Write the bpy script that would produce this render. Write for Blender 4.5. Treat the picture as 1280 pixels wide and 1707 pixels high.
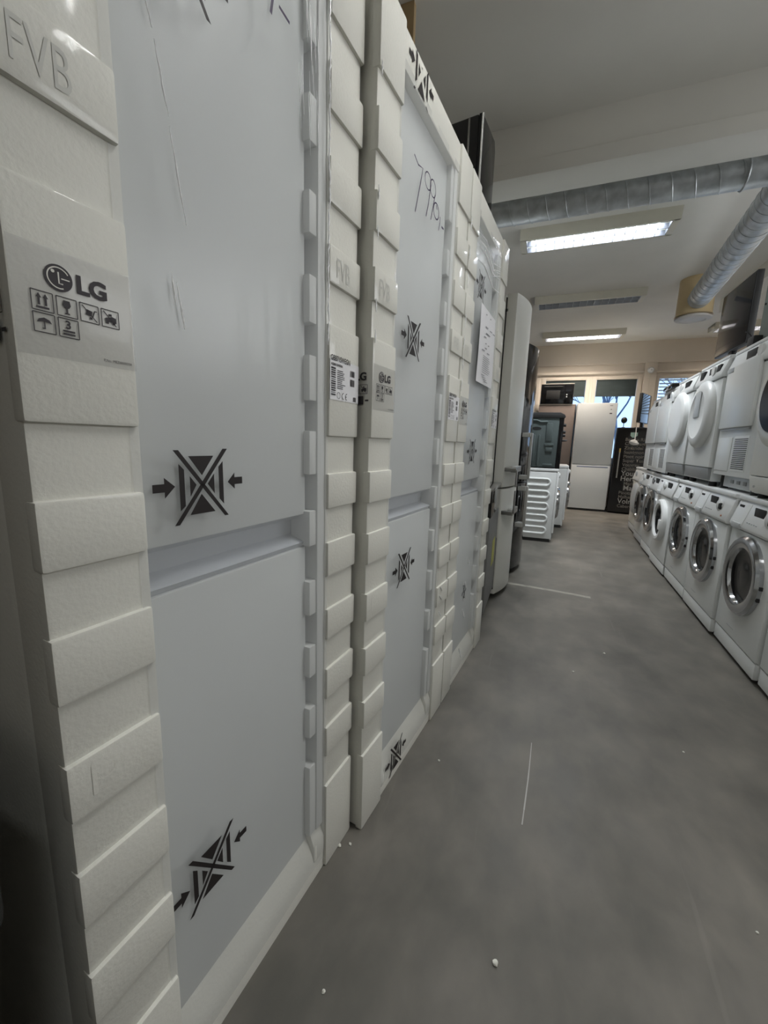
import bpy, bmesh, math, random
from mathutils import Vector, Matrix, noise
for o in list(bpy.data.objects): bpy.data.objects.remove(o)
sc = bpy.context.scene
COL = sc.collection
PI = math.pi
R = random.Random(7)

# ------------------------------------------------------------------ camera
YAW, PITCH, ROLL, FPX = 0.3705, -0.1723, 0.0315, 669.74
cam = bpy.data.cameras.new('camera'); camo = bpy.data.objects.new('camera', cam); COL.objects.link(camo)
cam.sensor_fit = 'HORIZONTAL'; cam.sensor_width = 36.0; cam.lens = FPX / 1280 * 36.0
cam.clip_start = 0.02; cam.clip_end = 200
fw = Vector((-math.sin(YAW)*math.cos(PITCH), math.cos(YAW)*math.cos(PITCH), math.sin(PITCH)))
rt = Vector((math.cos(YAW), math.sin(YAW), 0)); up = rt.cross(fw)
r2 = math.cos(ROLL)*rt + math.sin(ROLL)*up; u2 = -math.sin(ROLL)*rt + math.cos(ROLL)*up
mw = Matrix((r2, u2, -fw)).transposed().to_4x4(); mw.translation = Vector((0, 0, 1.17))
camo.matrix_world = mw
sc.camera = camo

# ------------------------------------------------------------------ world, lights, exposure
sc.view_settings.view_transform = 'Standard'; sc.view_settings.look = 'None'
sc.view_settings.gamma = 1.0; sc.view_settings.exposure = 0.12
sc.view_settings.use_curve_mapping = False
w = bpy.data.worlds.new('world'); sc.world = w; w.use_nodes = True
bg = w.node_tree.nodes['Background']; bg.inputs[0].default_value = (0.46, 0.68, 1.0, 1); bg.inputs[1].default_value = 1.7

def area(name, loc, target, sx, sy, power, col):
    l = bpy.data.lights.new(name, 'AREA'); l.shape = 'RECTANGLE'; l.size = sx; l.size_y = sy
    l.energy = power; l.color = col
    o = bpy.data.objects.new(name, l); COL.objects.link(o); o.location = loc
    d = Vector(target) - Vector(loc); o.rotation_euler = d.to_track_quat('-Z', 'Y').to_euler()
    return o
# added area lights: upper-right light and a weak back fill, no windows built
area('fill_right', (3.4, 2.7, 2.5), (-0.4, 1.9, 1.6), 3.8, 1.0, 74, (0.95, 0.97, 1.0))
area('fill_back', (2.6, -3.6, 2.0), (1.6, 3, 0.9), 2.0, 1.4, 4, (0.9, 0.95, 1.0))

# ------------------------------------------------------------------ materials
def mat(name, col, rough=0.5, metal=0.0, spec=0.5, coat=0.0, emit=None, estr=0.0):
    m = bpy.data.materials.new(name); m.use_nodes = True
    b = m.node_tree.nodes['Principled BSDF']
    b.inputs['Base Color'].default_value = (*col, 1); b.inputs['Roughness'].default_value = rough
    b.inputs['Metallic'].default_value = metal; b.inputs['Specular IOR Level'].default_value = spec
    b.inputs['Coat Weight'].default_value = coat; b.inputs['Coat Roughness'].default_value = 0.08
    if emit: b.inputs['Emission Color'].default_value = (*emit, 1); b.inputs['Emission Strength'].default_value = estr
    return m
def vary(m, scale=6.0, amt=0.12, bump=0.0, bscale=60.0, dist=0.002, stretch=(1, 1, 1), detail=4.0, rvar=0.0):
    nt = m.node_tree; b = nt.nodes['Principled BSDF']; L = nt.links
    tc = nt.nodes.new('ShaderNodeTexCoord'); mp = nt.nodes.new('ShaderNodeMapping'); mp.inputs['Scale'].default_value = stretch
    L.new(tc.outputs['Object'], mp.inputs[0])
    n = nt.nodes.new('ShaderNodeTexNoise'); n.inputs['Scale'].default_value = scale; n.inputs['Detail'].default_value = detail
    L.new(mp.outputs[0], n.inputs[0])
    c = b.inputs['Base Color'].default_value[:]
    r = nt.nodes.new('ShaderNodeValToRGB'); L.new(n.outputs[0], r.inputs[0])
    r.color_ramp.elements[0].position = 0.3; r.color_ramp.elements[1].position = 0.7
    r.color_ramp.elements[0].color = tuple(x*(1-amt) for x in c[:3]) + (1,)
    r.color_ramp.elements[1].color = tuple(min(1, x*(1+amt)) for x in c[:3]) + (1,)
    L.new(r.outputs[0], b.inputs['Base Color'])
    if bump:
        n2 = nt.nodes.new('ShaderNodeTexNoise'); n2.inputs['Scale'].default_value = bscale; n2.inputs['Detail'].default_value = 3
        L.new(mp.outputs[0], n2.inputs[0])
        bp = nt.nodes.new('ShaderNodeBump'); bp.inputs['Strength'].default_value = bump; bp.inputs['Distance'].default_value = dist
        L.new(n2.outputs[0], bp.inputs['Height']); L.new(bp.outputs[0], b.inputs['Normal'])
    return m
M = {}
M['foam'] = vary(mat('polystyrene', (0.73, 0.725, 0.665), 0.75, spec=0.25, coat=0.0), 5, 0.03, 0.5, 170, 0.0012)
M['foamfilm'] = vary(mat('polystyrene_under_film', (0.73, 0.725, 0.665), 0.7, spec=0.3, coat=0.35), 5, 0.03, 0.45, 150, 0.0012)
M['door'] = vary(mat('film_covered_white_door', (0.65, 0.675, 0.67), 0.40, spec=0.4), 3, 0.03)
M['lip'] = vary(mat('foam_lip_under_film', (0.69, 0.705, 0.69), 0.6, spec=0.3), 5, 0.02)
M['notch_shade'] = mat('notch_shade_paint', (0.34, 0.38, 0.44), 0.6)  # grey-blue stands in for the shade inside the lip notches
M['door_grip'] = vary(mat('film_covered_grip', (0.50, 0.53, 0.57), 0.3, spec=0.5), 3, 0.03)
M['ink'] = mat('black_print', (0.022, 0.018, 0.018), 0.55, spec=0.3)
M['ink_grey'] = mat('grey_print', (0.06, 0.055, 0.06), 0.6, spec=0.2)
M['ink_soft'] = mat('soft_print', (0.33, 0.33, 0.35), 0.6)
M['marker'] = mat('marker_ink', (0.03, 0.012, 0.06), 0.4)
M['relief_shade'] = mat('foam_relief_shade', (0.60, 0.60, 0.56), 0.8, spec=0.2)  # darker foam tone, relief shade painted into flat letters
M['white'] = vary(mat('white_enamel', (0.82, 0.84, 0.83), 0.28, spec=0.5), 4, 0.02)
M['white_warm'] = vary(mat('ivory_enamel', (0.76, 0.76, 0.71), 0.3), 4, 0.03)
M['plastic'] = vary(mat('white_plastic', (0.86, 0.875, 0.87), 0.33), 6, 0.02)
M['panelgrey'] = vary(mat('pale_grey_plastic', (0.55, 0.57, 0.58), 0.35), 6, 0.03)
M['flapgrey'] = vary(mat('grey_flap', (0.30, 0.31, 0.31), 0.35), 6, 0.03)
M['chrome'] = vary(mat('chrome', (0.52, 0.53, 0.55), 0.14, 1.0), 5, 0.05)
M['silverpaint'] = vary(mat('silver_paint', (0.50, 0.50, 0.48), 0.35, 0.3), 6, 0.03)
M['brushed'] = vary(mat('brushed_steel', (0.42, 0.42, 0.41), 0.34, 1.0), 9, 0.06, stretch=(1, 1, 14))
M['dwsteel'] = vary(mat('dull_steel', (0.21, 0.21, 0.205), 0.5, 0.35), 9, 0.05, stretch=(1, 1, 10))
M['glass_dark'] = vary(mat('dark_door_glass', (0.016, 0.016, 0.017), 0.12, spec=0.28), 4, 0.2)
M['rubber'] = vary(mat('dark_rubber', (0.02, 0.02, 0.02), 0.6), 8, 0.2)
M['black_gloss'] = vary(mat('black_gloss', (0.008, 0.008, 0.009), 0.09, spec=0.6), 5, 0.2)
M['black_matte'] = vary(mat('black_matte', (0.018, 0.018, 0.018), 0.5), 5, 0.2)
M['dark_bin'] = vary(mat('dark_bin_plastic', (0.012, 0.013, 0.012), 0.5), 5, 0.2)
M['greensteel'] = vary(mat('grey_green_steel', (0.155, 0.19, 0.19), 0.3, 0.55), 7, 0.1, 0.15, 30)
M['taupe'] = vary(mat('taupe_cabinet', (0.205, 0.165, 0.145), 0.4), 5, 0.05, stretch=(1, 1, 4))
M['screen'] = vary(mat('dark_screen', (0.010, 0.010, 0.011), 0.08, spec=0.32), 4, 0.2)
M['greygreen'] = vary(mat('grey_green_panel', (0.13, 0.155, 0.135), 0.5), 4, 0.05)
M['paper'] = vary(mat('paper', (0.80, 0.80, 0.82), 0.6), 6, 0.02)
M['yellow'] = vary(mat('yellow_sticker', (0.50, 0.49, 0.13), 0.6), 6, 0.05)
M['frame'] = vary(mat('painted_window_frame', (0.62, 0.555, 0.47), 0.45), 5, 0.04)
M['wall'] = vary(mat('beige_wall', (0.74, 0.67, 0.58), 0.7, spec=0.2), 2.0, 0.04, 0.1, 60)
M['ceiling'] = vary(mat('ceiling_paint', (0.79, 0.78, 0.73), 0.8, spec=0.15), 1.5, 0.04, 0.1, 80)
M['beam'] = vary(mat('beam_paint', (0.82, 0.81, 0.76), 0.75, spec=0.15), 1.5, 0.04, 0.1, 80)
M['galv'] = vary(mat('galvanised_steel', (0.50, 0.53, 0.545), 0.40, 0.5), 14, 0.22, 0.1, 30)
M['drum'] = vary(mat('yellowed_diffuser', (0.66, 0.52, 0.30), 0.35), 5, 0.05)
M['disc'] = vary(mat('diffuser_disc', (0.62, 0.60, 0.57), 0.5), 5, 0.05)
M['lamp_body'] = vary(mat('lamp_housing', (0.76, 0.73, 0.62), 0.45), 5, 0.03)
M['louvre'] = vary(mat('louvre', (0.050, 0.056, 0.068), 0.5, 0.0, spec=0.2), 5, 0.03)  # copy for lit fixtures, colour darkened to offset the lamp glare
M['louvre_off'] = vary(mat('louvre_unlit', (0.55, 0.58, 0.62), 0.35, 0.2), 5, 0.03)
M['tube_cold'] = mat('cold_tube', (1, 1, 1), 0.3, emit=(0.78, 0.90, 1.0), estr=16)
M['tube_warm'] = mat('warm_tube', (1, 1, 1), 0.3, emit=(1.0, 0.90, 0.80), estr=12)
M['tube_off'] = vary(mat('unlit_tube', (0.55, 0.56, 0.58), 0.4), 5, 0.03)
M['blind'] = vary(mat('grey_roller_blind', (0.04, 0.055, 0.055), 0.8), 5, 0.15, stretch=(1, 1, 3))
M['slat'] = vary(mat('blue_white_slat', (0.45, 0.55, 0.66), 0.4), 5, 0.05)
M['bark'] = vary(mat('winter_bark', (0.10, 0.16, 0.26), 0.8), 8, 0.2)
M['snow'] = vary(mat('snowy_ground', (0.72, 0.76, 0.8), 0.9), 0.4, 0.1)
M['text_dim'] = mat('grey_lettering', (0.19, 0.175, 0.155), 0.5)
M['text_pale'] = mat('pale_lettering', (0.40, 0.39, 0.37), 0.5)
M['brass'] = vary(mat('brass', (0.62, 0.48, 0.2), 0.3, 0.9), 6, 0.08)
M['cloth'] = vary(mat('white_cloth', (0.7, 0.7, 0.7), 0.9), 8, 0.05)
M['wood'] = vary(mat('tan_panel', (0.50, 0.36, 0.19), 0.6), 6, 0.08, stretch=(1, 1, 0.2))
M['tape'] = vary(mat('worn_floor_line', (0.30, 0.29, 0.25), 0.7), 14, 0.25)
M['knobwhite'] = vary(mat('knob_plastic', (0.82, 0.84, 0.84), 0.2), 6, 0.02)
M['mark_blue'] = mat('blue_print', (0.25, 0.29, 0.42), 0.4)
M['red'] = mat('orange_print', (0.5, 0.16, 0.04), 0.5)
M['mint'] = mat('mint_sticker', (0.40, 0.58, 0.52), 0.5)

def film_mat(name, tr, col, wr=0.4):
    m = bpy.data.materials.new(name); m.use_nodes = True; nt = m.node_tree; L = nt.links
    nt.nodes.clear()
    out = nt.nodes.new('ShaderNodeOutputMaterial'); t = nt.nodes.new('ShaderNodeBsdfTransparent')
    b = nt.nodes.new('ShaderNodeBsdfPrincipled'); b.inputs['Base Color'].default_value = (*col, 1); b.inputs['Roughness'].default_value = 0.22
    b.inputs['Specular IOR Level'].default_value = 0.5
    mx = nt.nodes.new('ShaderNodeMixShader'); mx.inputs[0].default_value = 1 - tr
    L.new(t.outputs[0], mx.inputs[1]); L.new(b.outputs[0], mx.inputs[2]); L.new(mx.outputs[0], out.inputs[0])
    tc = nt.nodes.new('ShaderNodeTexCoord'); mp = nt.nodes.new('ShaderNodeMapping'); mp.inputs['Scale'].default_value = (14, 14, 1.3)
    n = nt.nodes.new('ShaderNodeTexNoise'); n.inputs['Scale'].default_value = 1.6; n.inputs['Detail'].default_value = 2.5
    n.inputs['Distortion'].default_value = 0.6
    bp = nt.nodes.new('ShaderNodeBump'); bp.inputs['Strength'].default_value = wr; bp.inputs['Distance'].default_value = 0.006
    L.new(tc.outputs['Object'], mp.inputs[0]); L.new(mp.outputs[0], n.inputs[0]); L.new(n.outputs[0], bp.inputs['Height'])
    L.new(bp.outputs[0], b.inputs['Normal'])
    return m
M['film'] = film_mat('shrink_film', 0.76, (0.76, 0.78, 0.785))
M['film_label'] = film_mat('printed_film_tint', 0.72, (0.42, 0.42, 0.41), 0.1)
M['film_clear'] = film_mat('clear_film', 0.86, (0.86, 0.88, 0.92), 0.9)
M['film_glint'] = mat('film_crease_glint', (0.97, 0.98, 0.98), 0.3, spec=0.8)  # opaque white puts the highlights of the folds into the colour
def glass_mat():
    m = bpy.data.materials.new('window_glass'); m.use_nodes = True; nt = m.node_tree; nt.nodes.clear()
    out = nt.nodes.new('ShaderNodeOutputMaterial'); t = nt.nodes.new('ShaderNodeBsdfTransparent')
    g = nt.nodes.new('ShaderNodeBsdfGlossy'); g.inputs['Roughness'].default_value = 0.02
    mx = nt.nodes.new('ShaderNodeMixShader'); mx.inputs[0].default_value = 0.06
    nt.links.new(t.outputs[0], mx.inputs[1]); nt.links.new(g.outputs[0], mx.inputs[2]); nt.links.new(mx.outputs[0], out.inputs[0])
    return m
M['glass'] = glass_mat()
def floor_mat():
    m = mat('sealed_concrete', (0.15, 0.145, 0.13), 0.5, spec=0.4); nt = m.node_tree; L = nt.links; b = nt.nodes['Principled BSDF']
    tc = nt.nodes.new('ShaderNodeTexCoord')
    def nz(scale, detail, st=(1, 1, 1), dis=0.0):
        mp = nt.nodes.new('ShaderNodeMapping'); mp.inputs['Scale'].default_value = st
        L.new(tc.outputs['Object'], mp.inputs[0]); n = nt.nodes.new('ShaderNodeTexNoise')
        n.inputs['Scale'].default_value = scale; n.inputs['Detail'].default_value = detail; n.inputs['Distortion'].default_value = dis
        L.new(mp.outputs[0], n.inputs[0]); return n
    a = nz(2.6, 8, dis=0.15); r = nt.nodes.new('ShaderNodeValToRGB'); L.new(a.outputs[0], r.inputs[0])
    e = r.color_ramp.elements; e[0].position = 0.3; e[1].position = 0.72
    e[0].color = (0.100, 0.096, 0.084, 1); e[1].color = (0.190, 0.179, 0.157, 1)
    c = nz(9, 10, (1.0, 0.6, 1), 0.35); r3 = nt.nodes.new('ShaderNodeValToRGB'); L.new(c.outputs[0], r3.inputs[0])
    r3.color_ramp.elements[0].position = 0.35; r3.color_ramp.elements[0].color = (0.74, 0.74, 0.74, 1)
    r3.color_ramp.elements[1].position = 0.7; r3.color_ramp.elements[1].color = (1.14, 1.12, 1.1, 1)
    mx = nt.nodes.new('ShaderNodeMix'); mx.data_type = 'RGBA'; mx.blend_type = 'MULTIPLY'; mx.inputs['Factor'].default_value = 0.75
    L.new(r.outputs[0], mx.inputs['A']); L.new(r3.outputs[0], mx.inputs['B'])
    s = nz(3.0, 3, (9, 0.5, 1), 0.4); r4 = nt.nodes.new('ShaderNodeValToRGB'); L.new(s.outputs[0], r4.inputs[0])
    r4.color_ramp.elements[0].position = 0.68; r4.color_ramp.elements[0].color = (0, 0, 0, 1)
    r4.color_ramp.elements[1].position = 0.78; r4.color_ramp.elements[1].color = (0.13, 0.13, 0.13, 1)
    mx2 = nt.nodes.new('ShaderNodeMix'); mx2.data_type = 'RGBA'; mx2.blend_type = 'MIX'
    L.new(r4.outputs[0], mx2.inputs['Factor']); L.new(mx.outputs['Result'], mx2.inputs['A']); mx2.inputs['B'].default_value = (0.33, 0.31, 0.28, 1)
    L.new(mx2.outputs['Result'], b.inputs['Base Color'])
    rr = nt.nodes.new('ShaderNodeMapRange'); L.new(c.outputs[0], rr.inputs['Value']); rr.inputs['To Min'].default_value = 0.38; rr.inputs['To Max'].default_value = 0.62
    L.new(rr.outputs[0], b.inputs['Roughness'])
    bp = nt.nodes.new('ShaderNodeBump'); bp.inputs['Strength'].default_value = 0.12; bp.inputs['Distance'].default_value = 0.002
    d = nz(60, 4); L.new(d.outputs[0], bp.inputs['Height']); L.new(bp.outputs[0], b.inputs['Normal'])
    return m
M['floor'] = floor_mat()

# ------------------------------------------------------------------ mesh helpers
class MB:
    def __init__(s): s.bm = bmesh.new()
    def box(s, x0, x1, y0, y1, z0, z1, bev=0.0, seg=2, rot=None):
        vs = [s.bm.verts.new((x, y, z)) for x in (x0, x1) for y in (y0, y1) for z in (z0, z1)]
        F = [(0, 1, 3, 2), (4, 6, 7, 5), (0, 4, 5, 1), (2, 3, 7, 6), (0, 2, 6, 4), (1, 5, 7, 3)]
        fs = [s.bm.faces.new([vs[i] for i in f]) for f in F]
        if rot is not None:
            c = Vector(((x0+x1)/2, (y0+y1)/2, (z0+z1)/2))
            for v in vs: v.co = c + rot @ (v.co - c)
        if bev:
            es = list({e for f in fs for e in f.edges})
            bmesh.ops.bevel(s.bm, geom=es, offset=bev, segments=seg, profile=0.6, affect='EDGES', clamp_overlap=True)
        return s
    def prism(s, pts, axis, a, b, bev=0.0, seg=2):
        # pts: 2D outline; axis 'x': pts are (y,z); 'y': (x,z); 'z': (x,y)
        def P(p, t): return {'x': (t, p[0], p[1]), 'y': (p[0], t, p[1]), 'z': (p[0], p[1], t)}[axis]
        A = [s.bm.verts.new(P(p, a)) for p in pts]; B = [s.bm.verts.new(P(p, b)) for p in pts]
        n = len(pts); fs = [s.bm.faces.new(A), s.bm.faces.new(B[::-1])]
        for i in range(n): fs.append(s.bm.faces.new([A[i], B[i], B[(i+1) % n], A[(i+1) % n]][::-1]))
        bmesh.ops.recalc_face_normals(s.bm, faces=fs)
        if bev: bmesh.ops.bevel(s.bm, geom=list({e for f in fs for e in f.edges if e.calc_face_angle(0) > 0.6}), offset=bev, segments=seg, profile=0.6, affect='EDGES', clamp_overlap=True)
        return s
    def lathe(s, prof, cu, cz, y0=0.0, n=40, sx=1.0, sz=1.0):
        # axis along -Y; prof = [(radius, out)] ; out>0 comes towards the viewer
        rings = []
        for r, o in prof:
            if r < 1e-6: rings.append([s.bm.verts.new((cu, y0-o, cz))])
            else: rings.append([s.bm.verts.new((cu+r*sx*math.cos(2*PI*i/n), y0-o, cz+r*sz*math.sin(2*PI*i/n))) for i in range(n)])
        fs = []
        for a, b in zip(rings, rings[1:]):
            for i in range(n):
                j = (i+1) % n
                q = [a[i % len(a)], a[j % len(a)], b[j % len(b)], b[i % len(b)]]
                q = [v for k, v in enumerate(q) if v not in q[:k]]
                if len(q) > 2: fs.append(s.bm.faces.new(q))
        return s
    def vlathe(s, prof, cx, cy, n=32):
        rings = [[s.bm.verts.new((cx+r*math.cos(2*PI*i/n), cy+r*math.sin(2*PI*i/n), z)) for i in range(n)] if r > 1e-6 else [s.bm.verts.new((cx, cy, z))] for r, z in prof]
        for a, b in zip(rings, rings[1:]):
            for i in range(n):
                j = (i+1) % n
                q = [a[i % len(a)], a[j % len(a)], b[j % len(b)], b[i % len(b)]]
                q = [v for k, v in enumerate(q) if v not in q[:k]]
                if len(q) > 2: s.bm.faces.new(q)
        return s
    def tube(s, pts, r, n=10, caps=True):
        pts = [Vector(p) for p in pts]; rings = []
        for i, p in enumerate(pts):
            d = (pts[min(i+1, len(pts)-1)] - pts[max(i-1, 0)]).normalized()
            a = d.orthogonal() if i == 0 else (prev - d*prev.dot(d))
            a.normalize(); prev = a; b = d.cross(a)
            rr = r[i] if isinstance(r, (list, tuple)) else r
            rings.append([s.bm.verts.new(p + rr*(a*math.cos(2*PI*k/n) + b*math.sin(2*PI*k/n))) for k in range(n)])
        for A, B in zip(rings, rings[1:]):
            for k in range(n): s.bm.faces.new([A[k], A[(k+1) % n], B[(k+1) % n], B[k]])
        if caps: s.bm.faces.new(rings[0][::-1]); s.bm.faces.new(rings[-1])
        return s
    def poly(s, pts):
        s.bm.faces.new([s.bm.verts.new(p) for p in pts]); return s
    def strip(s, pts, w, y):   # flat pen stroke in the plane y, pts (u,z)
        n = len(pts); L = []; Rr = []
        for i in range(n):
            a = Vector(pts[max(i-1, 0)]); b = Vector(pts[min(i+1, n-1)]); d = (b-a); d.normalize(); q = Vector((-d.y, d.x))*w/2
            p = Vector(pts[i]); L.append(s.bm.verts.new((p.x+q.x, y, p.y+q.y))); Rr.append(s.bm.verts.new((p.x-q.x, y, p.y-q.y)))
        for i in range(n-1): s.bm.faces.new([L[i], L[i+1], Rr[i+1], Rr[i]])
        return s
    def build(s, name, m, parent=None, loc=(0, 0, 0), rotz=0, flat=False):
        bm = s.bm
        bmesh.ops.recalc_face_normals(bm, faces=bm.faces)
        if not flat:
            for f in bm.faces: f.smooth = True
            for e in bm.edges:
                if len(e.link_faces) == 2 and e.calc_face_angle(0) > 0.62: e.smooth = False
        me = bpy.data.meshes.new(name); bm.to_mesh(me); bm.free()
        me.materials.append(M[m] if isinstance(m, str) else m)
        o = bpy.data.objects.new(name, me); COL.objects.link(o)
        if parent: o.parent = parent
        o.location = loc; o.rotation_euler = (0, 0, rotz)
        return o
def thing(name, label, cat, loc=(0, 0, 0), rotz=0, group=None):
    o = bpy.data.objects.new(name, None); COL.objects.link(o); o.empty_display_size = 0.1
    o.location = loc; o.rotation_euler = (0, 0, rotz); o['label'] = label; o['category'] = cat
    if group: o['group'] = group
    return o
def tag(o, label, cat, group=None):
    o['label'] = label; o['category'] = cat
    if group: o['group'] = group
    return o
def struct(o): o['kind'] = 'structure'; return o
def dup(root, loc, rotz, label):
    def cp(o, par):
        c = o.copy(); COL.objects.link(c); c.parent = par
        for k in o.children: cp(k, c)
        return c
    r = cp(root, None); r.location = loc; r.rotation_euler = (0, 0, rotz); r['label'] = label
    return r
def text(name, s, size, u, z, y, m, parent, wx=1.0, off=0.0, rot=0.0, anchor='LEFT'):
    c = bpy.data.curves.new(name, 'FONT'); c.body = s; c.size = size; c.offset = off; c.resolution_u = 3; c.align_x = anchor
    o = bpy.data.objects.new(name, c); COL.objects.link(o)
    dg = bpy.context.evaluated_depsgraph_get(); me = bpy.data.meshes.new_from_object(o.evaluated_get(dg))
    bpy.data.objects.remove(o); bpy.data.curves.remove(c)
    for v in me.vertices:
        x, zz = v.co.x*wx, v.co.y
        v.co = (x*math.cos(rot)-zz*math.sin(rot), 0, x*math.sin(rot)+zz*math.cos(rot))
    me.materials.clear(); me.materials.append(M[m]); me.name = name
    q = bpy.data.objects.new(name, me); COL.objects.link(q); q.parent = parent; q.location = (u, y, z)
    return q
def circ(cu, cz, r, n=24, a0=0, a1=2*PI): return [(cu+r*math.cos(a0+(a1-a0)*i/n), cz+r*math.sin(a0+(a1-a0)*i/n)) for i in range(n+1)]

# ------------------------------------------------------------------ setting
ZC = 3.2; YF = 9.22
struct(MB().box(-3.2, 3.6, -4.2, 9.6, -0.12, 0).build('floor', 'floor'))
struct(MB().box(-3.2, 3.6, -4.2, 9.6, ZC, ZC+0.12).build('ceiling', 'ceiling'))
struct(MB().box(-3.3, -3.2, -4.2, 9.6, -0.12, ZC+0.12).build('wall_left', 'wall'))
struct(MB().box(3.6, 3.7, -4.2, 9.6, -0.12, ZC+0.12).build('wall_right', 'wall'))
struct(MB().box(-3.2, 3.6, -4.3, -4.2, -0.12, ZC+0.12).build('wall_back', 'wall'))
# concrete beam across the room with a small ledge, and the bulkhead along the right side
struct(MB().box(-3.2, 3.6, 3.06, 3.29, 2.97, ZC).box(-3.2, 3.6, 3.045, 3.29, 2.893, 2.985, 0.004).build('trim_1', 'beam'))
struct(MB().box(2.02, 2.2, 3.3, 7.05, 3.02, ZC, 0.004).build('trim_2', 'beam'))
# far wall: bulkhead above, window band, parapet below
struct(MB().box(-3.2, 3.6, YF, YF+0.3, 2.80, ZC).build('trim_3', 'wall'))
fwm = MB()
WINS = [(-0.95, -0.24), (-0.14, 0.70), (0.80, 1.59), (1.86, 2.72), (2.82, 3.5)]
ZS, ZT = 0.95, 2.54
fwm.box(-3.2, 3.6, YF+0.05, YF+0.25, 2.54, 2.82).box(-3.2, 3.6, YF+0.05, YF+0.25, -0.1, ZS)
xs = [-3.2] + [v for ab in WINS for v in ab] + [3.6]
for i in range(0, len(xs), 2): fwm.box(xs[i], xs[i+1], YF+0.05, YF+0.25, ZS, ZT)
struct(fwm.build('wall_far', 'wall'))
struct(MB().box(-3.2, 3.6, YF-0.005, YF+0.05, 2.62, 2.66, 0.004).build('trim_4', 'frame'))
struct(MB().box(1.63, 1.83, YF-0.03, YF+0.05, 0.0, 2.80, 0.006).build('trim_5', 'frame'))
for i, (a, b) in enumerate(WINS):
    W = thing('window_%d' % (i+1), '', ''); del W['label']; del W['category']; struct(W); W.location = (a, YF+0.06, ZS)
    w_, h_ = b-a, ZT-ZS
    f = MB(); t = 0.045
    f.box(-0.03, t, -0.03, 0.05, -0.03, h_+0.03, 0.005).box(w_-t, w_+0.03, -0.03, 0.05, -0.03, h_+0.03, 0.005)
    f.box(t, w_-t, -0.03, 0.05, -0.03, t, 0.005).box(t, w_-t, -0.03, 0.05, h_-t+0.02, h_+0.03, 0.005)
    f.build('window_frame', 'frame', W)
    MB().box(t, w_-t, 0.012, 0.018, t, h_-t+0.02).build('pane', 'glass', W)
    if i == 3:
        for k in range(11):
            MB().box(t+0.01, w_-t-0.01, -0.028, 0.006, h_-0.06-k*0.062, h_-0.052-k*0.062, rot=Matrix.Rotation(math.radians(38), 3, 'X')).build('blind_slat', 'slat', W)
    else:
        MB().box(t+0.005, w_-t-0.005, -0.004, 0.004, h_-0.33, h_-0.02, 0.001).box(t+0.005, w_-t-0.005, -0.008, 0.008, h_-0.345, h_-0.33, 0.003).build('roller_blind', 'blind', W)
# tan pillar behind the packaged fridges
struct(MB().box(-1.55, -0.752, 2.12, 2.15, 0, ZC, 0.002).build('trim_6', 'wood'))
# worn painted line on the floor
ln = MB(); pts = [(-0.20, 3.50), (0.0, 3.49), (0.20, 3.475), (0.45, 3.44)]
for (x0, y0), (x1, y1) in zip(pts, pts[1:]):
    ln.poly([(x0, y0-0.02, 0.0006), (x1, y1-0.02, 0.0006), (x1, y1+0.025, 0.0006), (x0, y0+0.022, 0.0006)])
struct(ln.build('trim_7', 'tape', flat=True))

# ground and bare trees outside
struct(MB().box(-30, 34, 9.7, 60, -0.9, -0.6).build('ground_1', 'snow'))
def tree(x, y, h, seed, label):
    r = random.Random(seed); t = thing('bare_tree', label, 'tree', (x, y, -0.6), 0)
    tr = MB(); br = MB()
    def grow(p, d, L, rad, dep, mb):
        q = p + d*L; m_ = (p+q)/2 + Vector((r.uniform(-1, 1), r.uniform(-1, 1), 0))*L*0.06
        mb.tube([p, m_, q], [rad, rad*0.85, rad*0.7], 5 if dep < 2 else 3, caps=False)
        if dep >= 5: return
        for k in range(3 if dep < 4 else 2):
            nd = (d + Vector((r.uniform(-1, 1), r.uniform(-1, 1), r.uniform(-0.15, 0.6)))*0.75).normalized()
            grow(p + d*L*r.uniform(0.45, 1.0), nd, L*r.uniform(0.6, 0.8), rad*0.55, dep+1, br)
    grow(Vector((0, 0, 0)), Vector((0, 0, 1)), h*0.36, 0.10, 0, tr)
    tr.build('trunk', 'bark', t); o = br.build('branches', 'bark', t); o['kind'] = 'stuff'
tree(-1.2, 15.0, 6.5, 1, 'bare winter tree outside, seen through the left window pane')
tree(2.0, 13.2, 6.0, 2, 'bare winter tree outside, seen behind the black wine cooler')
tree(5.2, 17.5, 7.0, 3, 'bare winter tree outside, farthest right behind the blinds')

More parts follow.
